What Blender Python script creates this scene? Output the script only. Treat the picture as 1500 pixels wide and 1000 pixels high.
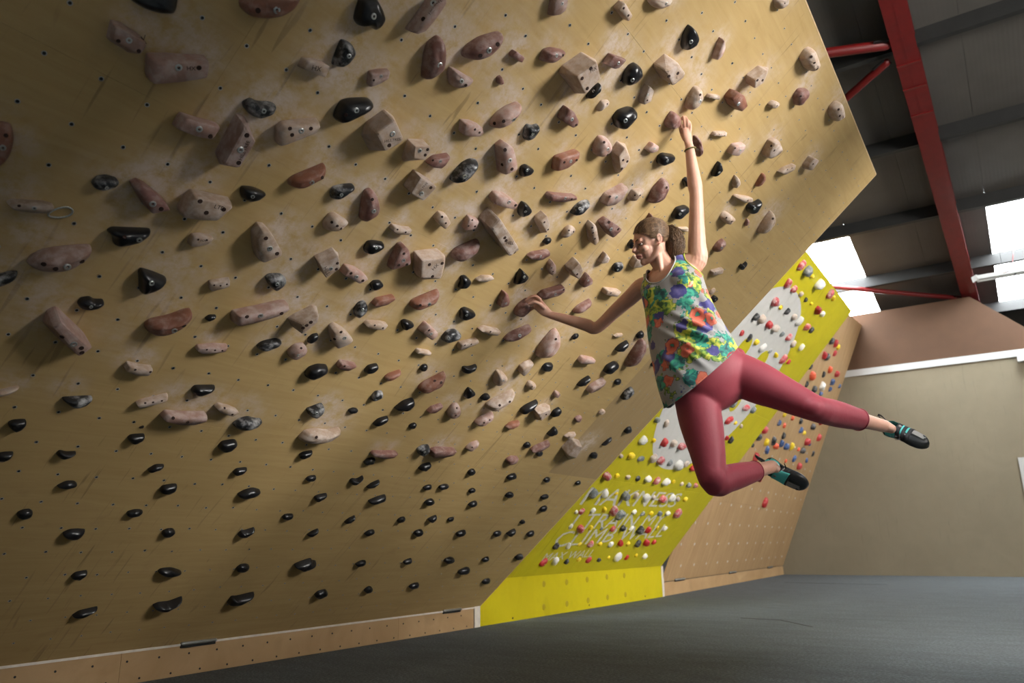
import bpy, bmesh, math, random
import numpy as np
from mathutils import Vector, Matrix
from mathutils.bvhtree import BVHTree
random.seed(7); RNG = np.random.default_rng(7)
for o in list(bpy.data.objects): bpy.data.objects.remove(o)
SC = bpy.context.scene; COL = SC.collection

# ---------------------------------------------------------------- camera
F = 1092.0; CAMH = 0.70
def _cam(vy=(1500, 788), vx=(-962, 818)):
    dY = np.array([vy[0]-750, -(vy[1]-500), -F]); dY /= np.linalg.norm(dY)
    dX = -np.array([vx[0]-750, -(vx[1]-500), -F]); dX -= dY*(dX@dY); dX /= np.linalg.norm(dX)
    return np.array([dX, dY, np.cross(dX, dY)])
R = _cam(); CAM = np.array([0, 0, CAMH])
cd = bpy.data.cameras.new('camera'); cam = bpy.data.objects.new('camera', cd); COL.objects.link(cam)
m4 = Matrix.Identity(4)
for i in range(3):
    for j in range(3): m4[i][j] = R[i][j]
    m4[i][3] = CAM[i]
cam.matrix_world = m4
cd.sensor_width = 36; cd.lens = F/1500*36; cd.clip_start = .05; cd.clip_end = 200
cd.dof.use_dof = True; cd.dof.focus_distance = 3.6; cd.dof.aperture_fstop = 2.8
SC.camera = cam

# ---------------------------------------------------------------- world, light, exposure
wd = bpy.data.worlds.new('world'); SC.world = wd; wd.use_nodes = True
wd.node_tree.nodes['Background'].inputs[0].default_value = (.75, .85, 1, 1)
wd.node_tree.nodes['Background'].inputs[1].default_value = 1.0
SKY = 34.0          # brightness of the daylit roof lights and the added fill bands
WIN = 50.0          # brightness of the high side windows
vs = SC.view_settings
vs.view_transform = 'Standard'; vs.look = 'None'; vs.gamma = 1; vs.use_curve_mapping = False
vs.exposure = 0.08

# ---------------------------------------------------------------- picture geometry -> place geometry
def ray(x, y): return R @ np.array([x-750, -(y-500), -F])
def hit(x, y, n, d):
    r = ray(x, y); n = np.asarray(n, float); return CAM + r*((d-n@CAM)/(n@r))
def at(x, y, dep):                                  # a point seen at x, y, this far in front of the lens
    return CAM + ray(x, y)*(dep/F)
def proj(P):
    c = (np.atleast_2d(P)-CAM) @ R
    return np.stack([750+F*c[:, 0]/-c[:, 2], 500-F*c[:, 1]/-c[:, 2]], 1)
class Wall:
    def __init__(s, o, u, v):
        s.o = np.array(o, float); s.u = np.array(u, float)/np.linalg.norm(u); v = np.array(v, float)
        v = v - s.u*(v@s.u); s.v = v/np.linalg.norm(v)
        n = np.cross(s.u, s.v); s.n = n if n[0] > 0 else -n
    def pt(s, u, v, w=0): return s.o + s.u*u + s.v*v + s.n*w
    def uv(s, x, y, w=0):
        p = hit(x, y, s.n, s.n@s.o+w) - s.o; return p@s.u, p@s.v
    def mat(s):
        m = Matrix.Identity(4)
        for i in range(3): m[i][0], m[i][1], m[i][2], m[i][3] = s.u[i], s.v[i], s.n[i], s.o[i]
        return m
k_ = .875
MAIN = Wall([-4.13, 0, .172], [0, 1, 0], [.756, 0, .6545])
YEL = Wall([-4.152, 0, .394], [0, 1, 0], [.6671, 0, .745])
_b0 = np.array([-4.77, 11.42, .21])*k_; _b1 = np.array([-5.124, 19.95, .212])*k_; _t1 = np.array([-2.59, 19.95, 6.0])*k_
WOOD = Wall(_b0, _b1-_b0, _t1-_b1)
ULEN = 5.69; VLEN = 4.803; YB = 19.95*k_

# ---------------------------------------------------------------- materials
def new_mat(name):
    m = bpy.data.materials.new(name); m.use_nodes = True; nt = m.node_tree
    return m, nt, nt.nodes['Principled BSDF']
def nd(nt, t, **kw):
    n = nt.nodes.new(t)
    for k, v in kw.items():
        if k.startswith('i_'): n.inputs[k[2:].replace('_', ' ')].default_value = v
        else: setattr(n, k, v)
    return n
def rgb(c): return (c[0], c[1], c[2], 1)
def mixc(nt, fac, a, b, mode='MIX'):
    n = nt.nodes.new('ShaderNodeMix'); n.data_type = 'RGBA'; n.blend_type = mode
    for sock, v in ((n.inputs[0], fac), (n.inputs[6], a), (n.inputs[7], b)):
        if isinstance(v, (int, float)): sock.default_value = v
        elif isinstance(v, tuple): sock.default_value = rgb(v)
        else: nt.links.new(v, sock)
    return n.outputs[2]
def ramp(nt, src, stops):
    n = nt.nodes.new('ShaderNodeValToRGB'); e = n.color_ramp.elements
    while len(e) < len(stops): e.new(.5)
    for q, (p, c) in zip(e, stops): q.position = p; q.color = rgb(c) if isinstance(c, tuple) else (c, c, c, 1)
    nt.links.new(src, n.inputs[0]); return n.outputs[0]
def noise(nt, scale, vec=None, detail=4, rough=.55, dist=0, dim=None):
    n = nd(nt, 'ShaderNodeTexNoise'); n.inputs['Scale'].default_value = scale; n.inputs['Detail'].default_value = detail
    n.inputs['Roughness'].default_value = rough; n.inputs['Distortion'].default_value = dist
    if vec is not None: nt.links.new(vec, n.inputs['Vector'])
    return n.outputs['Fac']
def mapped(nt, scale=(1, 1, 1), rot=(0, 0, 0), loc=(0, 0, 0), coord='Object'):
    t = nd(nt, 'ShaderNodeTexCoord'); mp = nd(nt, 'ShaderNodeMapping')
    mp.inputs['Scale'].default_value = scale; mp.inputs['Rotation'].default_value = rot; mp.inputs['Location'].default_value = loc
    nt.links.new(t.outputs[coord], mp.inputs['Vector']); return mp.outputs[0]
def math_(nt, op, a, b=0.0):
    n = nd(nt, 'ShaderNodeMath', operation=op)
    for s, v in ((n.inputs[0], a), (n.inputs[1], b)):
        if isinstance(v, (int, float)): s.default_value = v
        else: nt.links.new(v, s)
    return n.outputs[0]
def bump(nt, b, h, strength=.2, dist=.01):
    n = nd(nt, 'ShaderNodeBump'); n.inputs['Strength'].default_value = strength; n.inputs['Distance'].default_value = dist
    nt.links.new(h, n.inputs['Height']); nt.links.new(n.outputs[0], b.inputs['Normal'])
def simple(name, c, rough=.6, metal=0.0, var=0.0, nscale=20, bstr=0.0, spec=None):
    m, nt, b = new_mat(name)
    b.inputs['Base Color'].default_value = rgb(c); b.inputs['Roughness'].default_value = rough; b.inputs['Metallic'].default_value = metal
    if spec is not None: b.inputs['Specular IOR Level'].default_value = spec
    if var or bstr:
        f = noise(nt, nscale, mapped(nt))
        if var:
            d = tuple(max(0, x*(1-var)) for x in c); l = tuple(min(1, x*(1+var)) for x in c)
            nt.links.new(ramp(nt, f, [(.3, d), (.7, l)]), b.inputs['Base Color'])
        if bstr: bump(nt, b, f, bstr)
    return m
def emit(name, c, s):
    m, nt, b = new_mat(name)
    b.inputs['Base Color'].default_value = rgb((.8, .8, .8))
    b.inputs['Emission Color'].default_value = rgb(c); b.inputs['Emission Strength'].default_value = s
    return m
def plywood(name, c1, c2, grain=(1, 14, 1), chalk=False, scuff=.5, rough=.55):
    m, nt, b = new_mat(name)
    g = noise(nt, 2.2, mapped(nt, grain), 6, .6, 1.2)
    col = ramp(nt, g, [(.3, c1), (.72, c2)])
    big = noise(nt, 1.1, mapped(nt), 3)
    col = mixc(nt, ramp(nt, big, [(.35, 0.0), (.7, .35)]), col, tuple(x*.80 for x in c1))
    # dark rubber scuffs: thin crossing streaks
    for k, (rz, sc, lo) in enumerate(((.75, (16, 1.0, 1), .66), (-.5, (20, 1.6, 1), .675), (.15, (26, 1.2, 1), .68))):
        st = noise(nt, 1.6, mapped(nt, sc, (0, 0, rz), (k*3.1, k*1.7, 0)), 2, .5, .8)
        msk = noise(nt, .9, mapped(nt, (1, 1, 1), (0, 0, 0), (k*5, 2, k)), 2)
        f = math_(nt, 'MULTIPLY', ramp(nt, st, [(lo, 0.0), (lo+.05, 1.0)]), ramp(nt, msk, [(.42, 0.0), (.62, scuff)]))
        col = mixc(nt, f, col, (c1[0]*.35, c1[1]*.34, c1[2]*.4))
    sm = noise(nt, 6.5, mapped(nt), 5, .65)
    col = mixc(nt, ramp(nt, sm, [(.58, 0.0), (.72, .30*scuff)]), col, (c1[0]*.5, c1[1]*.48, c1[2]*.5))
    if chalk:
        at_ = nd(nt, 'ShaderNodeAttribute', attribute_name='chalk')
        cn = noise(nt, 16, mapped(nt, (1, 1, 1)), 6, .7)
        f = math_(nt, 'MULTIPLY', at_.outputs['Fac'], ramp(nt, cn, [(.36, 0.0), (.62, 1.0)]))
        f = math_(nt, 'MULTIPLY', f, 1.0); col = mixc(nt, f, col, (.62, .52, .45))
    nt.links.new(col, b.inputs['Base Color']); b.inputs['Roughness'].default_value = rough
    b.inputs['Specular IOR Level'].default_value = .25
    bump(nt, b, g, .08, .004)
    return m
M = {}
M['ply'] = plywood('birch_plywood', (.475, .326, .135), (.55, .39, .178), (1, 10, 1), True)
M['ply_new'] = plywood('newer_plywood', (.38, .262, .125), (.435, .31, .155), (8, 1, 1), True, .3)
M['kick'] = plywood('kick_plywood', (.40, .25, .12), (.52, .35, .185), (7, .8, 1), False, .25)
M['woodply'] = plywood('pine_plywood', (.41, .25, .115), (.54, .355, .185), (5, .5, 1), False, .25)
M['yellow'] = plywood('yellow_painted_board', (.50, .43, .012), (.57, .49, .018), (2, 2, 1), False, .35, .5)
M['yellow_kick'] = plywood('yellow_kick_board', (.50, .41, .005), (.55, .455, .008), (2, 2, 1), False, .3, .5)
M['white_paint'] = plywood('white_painted_disc', (.52, .51, .48), (.60, .59, .56), (2, 2, 1), False, .3)
M['edge'] = simple('plywood_edge', (.70, .52, .30), .6, var=.15)
M['whitepost'] = simple('whitened_post', (.66, .60, .52), .6, var=.1)
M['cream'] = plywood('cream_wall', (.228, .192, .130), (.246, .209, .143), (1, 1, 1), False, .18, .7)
M['brown'] = simple('brown_board', (.088, .042, .019), .8, var=.06, nscale=3)
M['trim'] = simple('white_trim', (.50, .50, .485), .5)
M['red'] = simple('red_steel', (.125, .004, .0035), .45, var=.15, nscale=8)
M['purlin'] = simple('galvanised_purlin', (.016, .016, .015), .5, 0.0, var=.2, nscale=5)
M['dark'] = simple('dark_metal', (.02, .02, .02), .5, .4)
M['metal'] = simple('zinc_metal', (.55, .58, .58), .32, .85)
M['nut'] = simple('dull_zinc', (.46, .46, .45), .35, .6)
M['sky'] = emit('daylit_rooflight_and_fill', (.90, .96, 1.0), SKY)
M['win'] = emit('daylit_window', (1.0, .97, .93), WIN)
M['shell'] = simple('shell_cladding', (.11, .105, .10), .8)
M['pale'] = simple('pale_light_blocker', (.62, .60, .56), .8)  # pale so the added blocker wall bounces soft light back
M['tube'] = simple('strip_light_body', (.60, .60, .58), .5)
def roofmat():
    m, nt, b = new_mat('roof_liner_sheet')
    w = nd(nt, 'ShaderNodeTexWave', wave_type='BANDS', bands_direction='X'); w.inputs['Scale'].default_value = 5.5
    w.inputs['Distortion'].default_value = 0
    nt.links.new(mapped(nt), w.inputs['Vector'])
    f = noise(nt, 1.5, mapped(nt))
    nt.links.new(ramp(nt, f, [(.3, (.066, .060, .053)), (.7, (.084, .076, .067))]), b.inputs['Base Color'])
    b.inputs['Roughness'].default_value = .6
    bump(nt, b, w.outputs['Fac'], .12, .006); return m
M['roof'] = roofmat()
def carpet():
    m, nt, b = new_mat('grey_carpet')
    a = noise(nt, 55, mapped(nt, (1, 1.6, 1), (0, 0, .5)), 5, .8); c = noise(nt, 2.2, mapped(nt, (1, 3, 1)), 5, .65); d = noise(nt, 9, mapped(nt, (1, 2.5, 1), (0, 0, -.3)), 4, .7)
    col = ramp(nt, a, [(.34, (.045, .052, .055)), (.5, (.115, .128, .133)), (.66, (.23, .255, .263))])
    col = mixc(nt, ramp(nt, c, [(.38, 0.0), (.68, .6)]), col, (.085, .092, .095))
    col = mixc(nt, ramp(nt, d, [(.56, 0.0), (.70, .45)]), col, (.06, .065, .067))
    nt.links.new(col, b.inputs['Base Color']); b.inputs['Roughness'].default_value = .95
    b.inputs['Specular IOR Level'].default_value = .1
    bump(nt, b, a, .5, .006); return m
M['carpet'] = carpet()
def holdmat(name, c, chalk=.35, rough=.5, chalkcol=(.62, .52, .50), lo=.46):
    m, nt, b = new_mat(name)
    oi = nd(nt, 'ShaderNodeObjectInfo')
    t = nd(nt, 'ShaderNodeTexCoord'); va = nd(nt, 'ShaderNodeVectorMath', operation='ADD')
    nt.links.new(t.outputs['Object'], va.inputs[0]); nt.links.new(oi.outputs['Location'], va.inputs[1])
    f = noise(nt, 24, va.outputs[0], 5, .62); g = noise(nt, 45, va.outputs[0], 4, .7)
    br = math_(nt, 'ADD', math_(nt, 'MULTIPLY', oi.outputs['Random'], .45), .78)
    col = mixc(nt, 1.0, c, (1, 1, 1), 'MULTIPLY')
    cc = nd(nt, 'ShaderNodeCombineColor')
    for i in range(3): nt.links.new(br, cc.inputs[i])
    col = mixc(nt, 1.0, c, cc.outputs[0], 'MULTIPLY')
    col = mixc(nt, ramp(nt, g, [(.35, .35), (.6, 0.0)]), col, tuple(x*.55 for x in c))
    col = mixc(nt, ramp(nt, f, [(lo, 0.0), (lo+.2, chalk)]), col, chalkcol)
    nt.links.new(col, b.inputs['Base Color'])
    nt.links.new(ramp(nt, f, [(lo, rough), (lo+.2, min(1, rough+.3))]), b.inputs['Roughness'])
    bump(nt, b, g, .12, .004)
    return m
M['B'] = holdmat('black_resin', (.010, .010, .012), .05, .30, (.25, .25, .26), .6)
M['W'] = holdmat('chalky_black_resin', (.014, .015, .018), .75, .35, (.50, .50, .51), .47)
M['T'] = holdmat('tan_resin', (.44, .32, .235), .6, .5, (.62, .54, .50), .43)
M['P'] = holdmat('dusty_pink_resin', (.40, .245, .20), .55, .5, (.58, .49, .46), .42)
M['M'] = holdmat('maroon_resin', (.225, .105, .085), .5, .45, (.50, .40, .38), .45)
M['R'] = holdmat('red_brown_resin', (.26, .105, .065), .42, .45, (.48, .37, .34), .47)
for k, c, ch in (('r', (.42, .018, .02), .12), ('k', (.45, .06, .07), .65), ('y', (.72, .52, .01), .1), ('b', (.014, .015, .017), .25), ('g', (.13, .15, .155), .45),
                 ('w', (.66, .64, .60), .2), ('u', (.015, .06, .20), .25), ('o', (.75, .10, .03), .15), ('t', (.45, .36, .29), .4)):
    M['s'+k] = holdmat('small_hold_'+{'r':'red','k':'chalky_red','y':'yellow','b':'black','g':'grey','w':'white','u':'blue','o':'orange','t':'tan'}[k], c, ch, .4, (.68, .64, .62))
M['hole'] = simple('screw_hole_dark', (.035, .016, .012), .9)
M['ink'] = simple('black_print', (.03, .015, .012), .8)
M['brush'] = simple('white_brush_lettering', (.56, .54, .46), .7, var=.2, nscale=30)

# ---------------------------------------------------------------- object helpers
def tag(o, label=None, cat=None, group=None, kind=None):
    if label: o['label'] = label
    if cat: o['category'] = cat
    if group: o['group'] = group
    if kind: o['kind'] = kind
    return o
def link(name, me, mat=None, parent=None, mw=None):
    o = bpy.data.objects.new(name, me); COL.objects.link(o)
    if mat is not None and me is not None and not me.materials: me.materials.append(mat)
    if parent is not None: o.parent = parent
    if mw is not None: o.matrix_local = mw
    return o
def empty(name, loc=(0, 0, 0), parent=None):
    o = bpy.data.objects.new(name, None); o.empty_display_size = .1; COL.objects.link(o); o.location = loc
    if parent: o.parent = parent
    return o
def mesh(name, vs_, fs, smooth=False):
    me = bpy.data.meshes.new(name); me.from_pydata([tuple(map(float, v)) for v in vs_], [], fs); me.update()
    if smooth:
        for p in me.polygons: p.use_smooth = True
    return me
BOXF = [(0, 3, 2, 1), (4, 5, 6, 7), (0, 1, 5, 4), (1, 2, 6, 5), (2, 3, 7, 6), (3, 0, 4, 7)]
def fixn(me):
    bm = bmesh.new(); bm.from_mesh(me); bmesh.ops.recalc_face_normals(bm, faces=bm.faces); bm.to_mesh(me); bm.free(); return me
def prism(name, base, top):                        # loft between two equal polygons
    n = len(base); f = [tuple(range(n))[::-1], tuple(range(n, 2*n))] + [(i, (i+1) % n, n+(i+1) % n, n+i) for i in range(n)]
    return fixn(mesh(name, list(base)+list(top), f))
def box(name, x0, x1, y0, y1, z0, z1):
    return prism(name, [(x0, y0, z0), (x1, y0, z0), (x1, y1, z0), (x0, y1, z0)], [(x0, y0, z1), (x1, y0, z1), (x1, y1, z1), (x0, y1, z1)])
def wbox(name, W, u0, u1, v0, v1, w0, w1):
    q = [(u0, v0), (u1, v0), (u1, v1), (u0, v1)]
    return prism(name, [W.pt(u, v, w0) for u, v in q], [W.pt(u, v, w1) for u, v in q])
def bar(name, a, b, w, h, up=(0, 0, 1)):           # rectangular bar between two points
    a = np.array(a, float); b = np.array(b, float); d = b-a; d /= np.linalg.norm(d)
    s = np.cross(d, up); s /= np.linalg.norm(s); t = np.cross(s, d)
    q = [(-w/2, -h/2), (w/2, -h/2), (w/2, h/2), (-w/2, h/2)]
    return prism(name, [a+s*x+t*y for x, y in q], [b+s*x+t*y for x, y in q])
def frames(P):
    P = np.asarray(P, float); T = np.gradient(P, axis=0); T /= np.linalg.norm(T, axis=1)[:, None]
    return T
def spline(P, n):
    P = np.asarray(P, float)
    if len(P) < 3: return np.array([P[0]+(P[1]-P[0])*t for t in np.linspace(0, 1, n)])
    E = np.vstack([2*P[0]-P[1], P, 2*P[-1]-P[-2]]); out = []
    for t in np.linspace(0, len(P)-1-1e-9, n):
        i = int(t); f = t-i; a, b, c, d = E[i:i+4]
        out.append(.5*(2*b+(c-a)*f+(2*a-5*b+4*c-d)*f*f+(3*b-a-3*c+d)*f**3))
    return np.array(out)
def tube_data(P, rad, ref=None, seg=14, n=None, cap=3):
    """closed tapered tube along P; rad = r or (r_ref, r_other) per point; ref = direction(s) of the first radius"""
    P = np.asarray(P, float); rad = np.array([r if isinstance(r, (tuple, list)) else (r, r) for r in rad], float)
    n = n or max(2, 4*(len(P)-1)+1)
    if ref is None: ref = np.array([[.3, .5, .8]]*len(P))
    ref = np.asarray(ref, float)
    if ref.ndim == 1: ref = np.array([ref]*len(P))
    A = spline(np.hstack([P, rad, ref]), n); P = A[:, :3]; rad = np.maximum(A[:, 3:5], 1e-4); ref = A[:, 5:]
    T = frames(P); V = []; rings = []
    def ring(c, t, rf, ra, rb):
        s = rf-t*(rf@t); s /= np.linalg.norm(s); q = np.cross(t, s); k = len(V)
        for i in range(seg):
            a = 2*math.pi*i/seg; V.append(c+s*math.cos(a)*ra+q*math.sin(a)*rb)
        rings.append(k)
    def capring(i, sgn):
        rr = min(rad[i]); 
        for j in (range(cap, 0, -1) if sgn < 0 else range(1, cap+1)):
            a = j/(cap+.35)*math.pi/2; ring(P[i]+T[i]*sgn*rr*math.sin(a), T[i], ref[i], rad[i][0]*math.cos(a), rad[i][1]*math.cos(a))
    capring(0, -1)
    for i in range(n): ring(P[i], T[i], ref[i], *rad[i])
    capring(n-1, 1)
    Fc = []
    for a, b in zip(rings[:-1], rings[1:]):
        for i in range(seg): j = (i+1) % seg; Fc.append((a+i, a+j, b+j, b+i))
    Fc.append(tuple(range(rings[0], rings[0]+seg))[::-1]); Fc.append(tuple(range(rings[-1], rings[-1]+seg)))
    return V, Fc
class Soup:
    def __init__(s): s.V = []; s.F = []
    def add(s, VF):
        k = len(s.V); s.V += [tuple(map(float, v)) for v in VF[0]]; s.F += [tuple(i+k for i in f) for f in VF[1]]
    def tube(s, *a, **k): s.add(tube_data(*a, **k))
    def ell(s, c, ax, r, seg=16, rings=10):       # ellipsoid: centre, 3 axes rows, radii
        c = np.array(c, float); ax = np.array(ax, float); V = [c+ax[2]*r[2]]; Fc = []
        for i in range(1, rings):
            t = math.pi*i/rings
            for j in range(seg):
                p = 2*math.pi*j/seg; V.append(c+ax[0]*r[0]*math.sin(t)*math.cos(p)+ax[1]*r[1]*math.sin(t)*math.sin(p)+ax[2]*r[2]*math.cos(t))
        V.append(c-ax[2]*r[2]); L = len(V)-1
        for j in range(seg):
            k = (j+1) % seg; Fc.append((0, 1+j, 1+k)); Fc.append((L, L-seg+k, L-seg+j))
            for i in range(rings-2): a = 1+i*seg; Fc.append((a+j, a+seg+j, a+seg+k, a+k))
        s.add((V, Fc))
    def mesh(s, name, smooth=True): return mesh(name, s.V, s.F, smooth)
def remeshed(name, soup, voxel, smooth=6, fac=.5):
    me0 = fixn(soup.mesh(name+'_src')); o = bpy.data.objects.new('tmp', me0); COL.objects.link(o)
    r = o.modifiers.new('r', 'REMESH'); r.mode = 'VOXEL'; r.voxel_size = voxel; r.use_smooth_shade = True
    s = o.modifiers.new('s', 'SMOOTH'); s.iterations = smooth; s.factor = fac
    dg = bpy.context.evaluated_depsgraph_get(); me = bpy.data.meshes.new_from_object(o.evaluated_get(dg))
    me.name = name; bpy.data.objects.remove(o); bpy.data.meshes.remove(me0)
    for p in me.polygons: p.use_smooth = True
    return me
def text_mesh(body, extrude=.0):
    c = bpy.data.curves.new('t', 'FONT'); c.body = body; c.size = 1; c.extrude = extrude; c.resolution_u = 2
    o = bpy.data.objects.new('t', c); COL.objects.link(o)
    me = bpy.data.meshes.new_from_object(o.evaluated_get(bpy.context.evaluated_depsgraph_get()))
    bpy.data.objects.remove(o); bpy.data.curves.remove(c); me.materials.clear()
    return me
# ================================================================ THE SETTING
def cyl(name, r, h, seg=10, r2=None):
    s = []; r2 = r if r2 is None else r2
    for z, q in ((0, r), (h, r2)): s += [(q*math.cos(2*math.pi*i/seg), q*math.sin(2*math.pi*i/seg), z) for i in range(seg)]
    return fixn(mesh(name, s, [tuple(range(seg))[::-1], tuple(range(seg, 2*seg))]+[(i, (i+1) % seg, seg+(i+1) % seg, seg+i) for i in range(seg)]))
def struct(name, me, mat, parent=None, label=None, cat=None):
    o = link(name, me, mat, parent)
    if parent is None: tag(o, label, cat, None, 'structure')
    return o
# floor: grey carpeted matting
fl = struct('floor', box('floor', -6.5, 9, -5, 25, -.25, 0), M['carpet'], None, 'grey carpeted safety matting over the whole floor', 'floor')
for a, b in (((1085, 905), (1142, 908)), ((1143, 908), (1190, 918)), ((1150, 853), (1300, 856))):
    p, q = hit(*a, (0, 0, 1), 0), hit(*b, (0, 0, 1), 0)
    link('mat_seam', bar('mat_seam', p+[0, 0, .0015], q+[0, 0, .0005], .010, .003), simple('mat_seam', (.03, .032, .034), .9), fl)
# ---- shell of the shed
XR = 9.0
sh = struct('wall_front', box('wall_front', -6.5, XR, -5.2, -5, -.25, 10.2), M['shell'], None, 'plain clad wall of the shed behind the viewer', 'wall')
struct('wall_outer', box('wall_outer', -6.7, -6.5, -5.2, 25, -.25, 10.2), M['shell'], None, 'plain clad outer wall hidden behind the climbing boards', 'wall')
struct('wall_gable', box('wall_gable', -6.7, XR+.2, 25, 25.2, -.25, 10.2), M['shell'], None, 'plain clad gable wall beyond the cream partition', 'wall')
wr = struct('wall_right', box('wall_right', XR, XR+.2, -5.2, 25, -.25, 10.2), M['shell'], None, 'plain clad side wall with high windows', 'wall')
def window(n, y0, y1, z0, z1):
    w = tag(empty('window_%d' % n, (XR, (y0+y1)/2, z0)), 'high daylit window in the right side wall number %d' % n, 'window', None, 'structure')
    w['label'] = 'daylit high window in the plain side wall, ' + ('nearer the viewer' if n == 1 else 'farther from the viewer')
    def add(nm, me, mt):
        me.transform(Matrix.Translation(-Vector(w.location))); return link(nm, me, mt, w)
    nn = max(1, int((y1-y0)/1.6)); st = (y1-y0)/nn
    for i in range(nn): add('pane', box('pane', XR-.03, XR-.02, y0+i*st+.04, y0+(i+1)*st-.04, z0+.04, z1-.04), M['win'])
    for i in range(nn+1): add('window_frame', box('window_frame', XR-.06, XR, y0+i*st-.04, y0+i*st+.04, z0, z1), M['trim'])
    for z in (z0, z1): add('window_frame', box('window_frame', XR-.06, XR, y0-.04, y1+.04, z-.04, z+.04), M['trim'])
window(1, 0.4, 6.0, 2.6, 5.6)
ws = tag(empty('light_blocker_wall', (1.3, 0, 0)), 'unseen pale wall with a wide opening, added to shape light on the overhang', 'wall', None, 'structure')  # added out of view: blocks window light, its opening shapes the bright area
for y0, y1, z0, z1 in ((-5, 2.5, 0, 8.5), (4.3, 5.1, 0, 8.1), (2.5, 4.3, 0, 1.85), (2.5, 4.3, 3.5, 8.2)): link('blocker_panel', box('blocker_panel', 0, .15, y0, y1, z0, z1), M['pale'], ws)
# ---- roof
KR = -.2; Z0 = 9.203
def roofz(y, w=0): return Z0+KR*y+w
RN = np.array([0, .2, 1]); RN = RN/np.linalg.norm(RN)
roof = tag(empty('ceiling', (0, 10, roofz(10))), 'grey lined shed roof on dark purlins', 'ceiling', None, 'structure')
def radd(nm, me, mt):
    me.transform(Matrix.Translation(-Vector(roof.location))); return link(nm, me, mt, roof)
PY = [18.80+2.125*i for i in (2, 1, 0, -1, -2, -3, -4, -5, -6, -7, -8, -9, -10, -11)]
XJ = [-6.7+1.15*0] ; XJ = [.35+1.15*i for i in range(-6, 8)]
skyspots = []
for i, x0 in enumerate(XJ[:-1]):
    x1 = x0+1.15; k = i-6
    lit = (k % 3 == 0)
    segs = [(-5.2, 25.2, False)]
    if lit and k == -3: segs = [(-5.2, PY[4], False), (PY[4], PY[2], True), (PY[2], 25.2, False)]
    if lit and k == 0: segs = [(-5.2, PY[13], False), (PY[13], PY[10], True), (PY[10], PY[4], False), (PY[4], PY[2], True), (PY[2], 25.2, False)]  # near lit band is unseen added fill; the far one is a real roof light
    if k == -1: segs = [(-5.2, PY[13], False), (PY[13], PY[10], True), (PY[10], 25.2, False)]  # extra glowing band, unseen, added for soft fill on overhang and climber
    for ya, yb, s in segs:
        q = [(x0+.002, ya), (x1-.002, ya), (x1-.002, yb), (x0+.002, yb)]
        if s:
            sl = prism('roof_light', [(x, y, roofz(y, .24)) for x, y in q], [(x, y, roofz(y, .26)) for x, y in q]); skyspots.append(sl)
            radd('roof_light', sl, M['sky'])
        else:
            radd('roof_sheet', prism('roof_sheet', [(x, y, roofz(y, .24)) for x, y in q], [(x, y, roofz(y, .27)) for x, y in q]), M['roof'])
radd('roof_deck', prism('roof_deck', [(x, y, roofz(y, .30)) for x, y in ((-6.7, -5.2), (XR+.2, -5.2), (XR+.2, 25.2), (-6.7, 25.2))], [(x, y, roofz(y, .34)) for x, y in ((-6.7, -5.2), (XR+.2, -5.2), (XR+.2, 25.2), (-6.7, 25.2))]), M['dark'])
for y in PY:                                       # Z-section purlins
    pu = [(y-.035, .0), (y+.035, .0), (y+.035, .012), (y+.008, .012), (y+.008, .228), (y+.075, .228), (y+.075, .24), (y-.008, .24), (y-.008, .012), (y-.035, .012)]
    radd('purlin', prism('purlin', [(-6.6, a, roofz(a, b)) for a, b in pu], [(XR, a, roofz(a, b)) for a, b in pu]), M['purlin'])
# red steel rafter: an I beam under the purlins, and its round braces
def ibeam(nm, a, b, w, h, mt):
    s = Soup(); a = np.array(a, float); b = np.array(b, float)
    for (ww, hh, dz) in ((w, .02, 0), (w, .02, h-.02), (.016, h, h/2-.01)):
        me = bar('x', a+[0, 0, dz], b+[0, 0, dz], ww, hh); s.add(([tuple(v.co) for v in me.vertices], [tuple(p.vertices) for p in me.polygons])); bpy.data.meshes.remove(me)
    return s.mesh(nm, False)
def rx(y): return -.335+(y-9.35)*(.17/8.0)
def steel(nm, lab, me, mt, loc):
    me.transform(Matrix.Translation(-Vector(loc))); o = link(nm, me, mt); o.location = loc
    return tag(o, lab, 'steel beam', None, 'structure')
HB = .30
ra = (rx(-5), -5, roofz(-5)-.10); rb = (rx(24.8), 24.8, roofz(24.8)-.10)
raf = steel('rafter', 'long dark red steel rafter running under the roof purlins', ibeam('rafter', ra, rb, .29, HB, None), M['red'], (rx(9), 9, roofz(9)-.10))
for y in (10.45, 10.95, 11.55):                     # splice plates on the underside
    me = box('splice_plate', rx(y)-.15, rx(y)+.15, y-.02, y+.02, roofz(y)-.122, roofz(y)-.106); me.transform(Matrix.Translation(-raf.location)); link('splice_plate', me, M['red'], raf)
def brace(lab, p, q, r):
    rn = (0, .2, 1)
    P = [hit(x, y, (0, -KR, 1), Z0-.04) for x, y in (p, q)]
    V = tube_data(P, [r, r], n=2, seg=16); me = mesh('roof_brace', V[0], V[1], True); c = (P[0]+P[1])/2
    o = steel('roof_brace', lab, me, M['red'], tuple(c))
    e = P[0]; d = (P[1]-P[0])/np.linalg.norm(P[1]-P[0])
    for e, sg in ((P[0], 1), (P[1], -1)):
        me = bar('end_plate', e-d*.02*sg, e+d*.16*sg, r*3.2, .02); me.transform(Matrix.Translation(-Vector(c))); link('end_plate', me, M['dark'], o)
brace('red round roof strut running level from the rafter behind the overhang top', (1297, 66), (1120, 90), .07)
brace('red round roof brace slanting down from the rafter to the overhang edge', (1298, 92), (1150, 222), .055)
brace('thin bright red roof brace crossing the white roof light above the brown boarding', (1408, 437), (1130, 412), .05)
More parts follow.
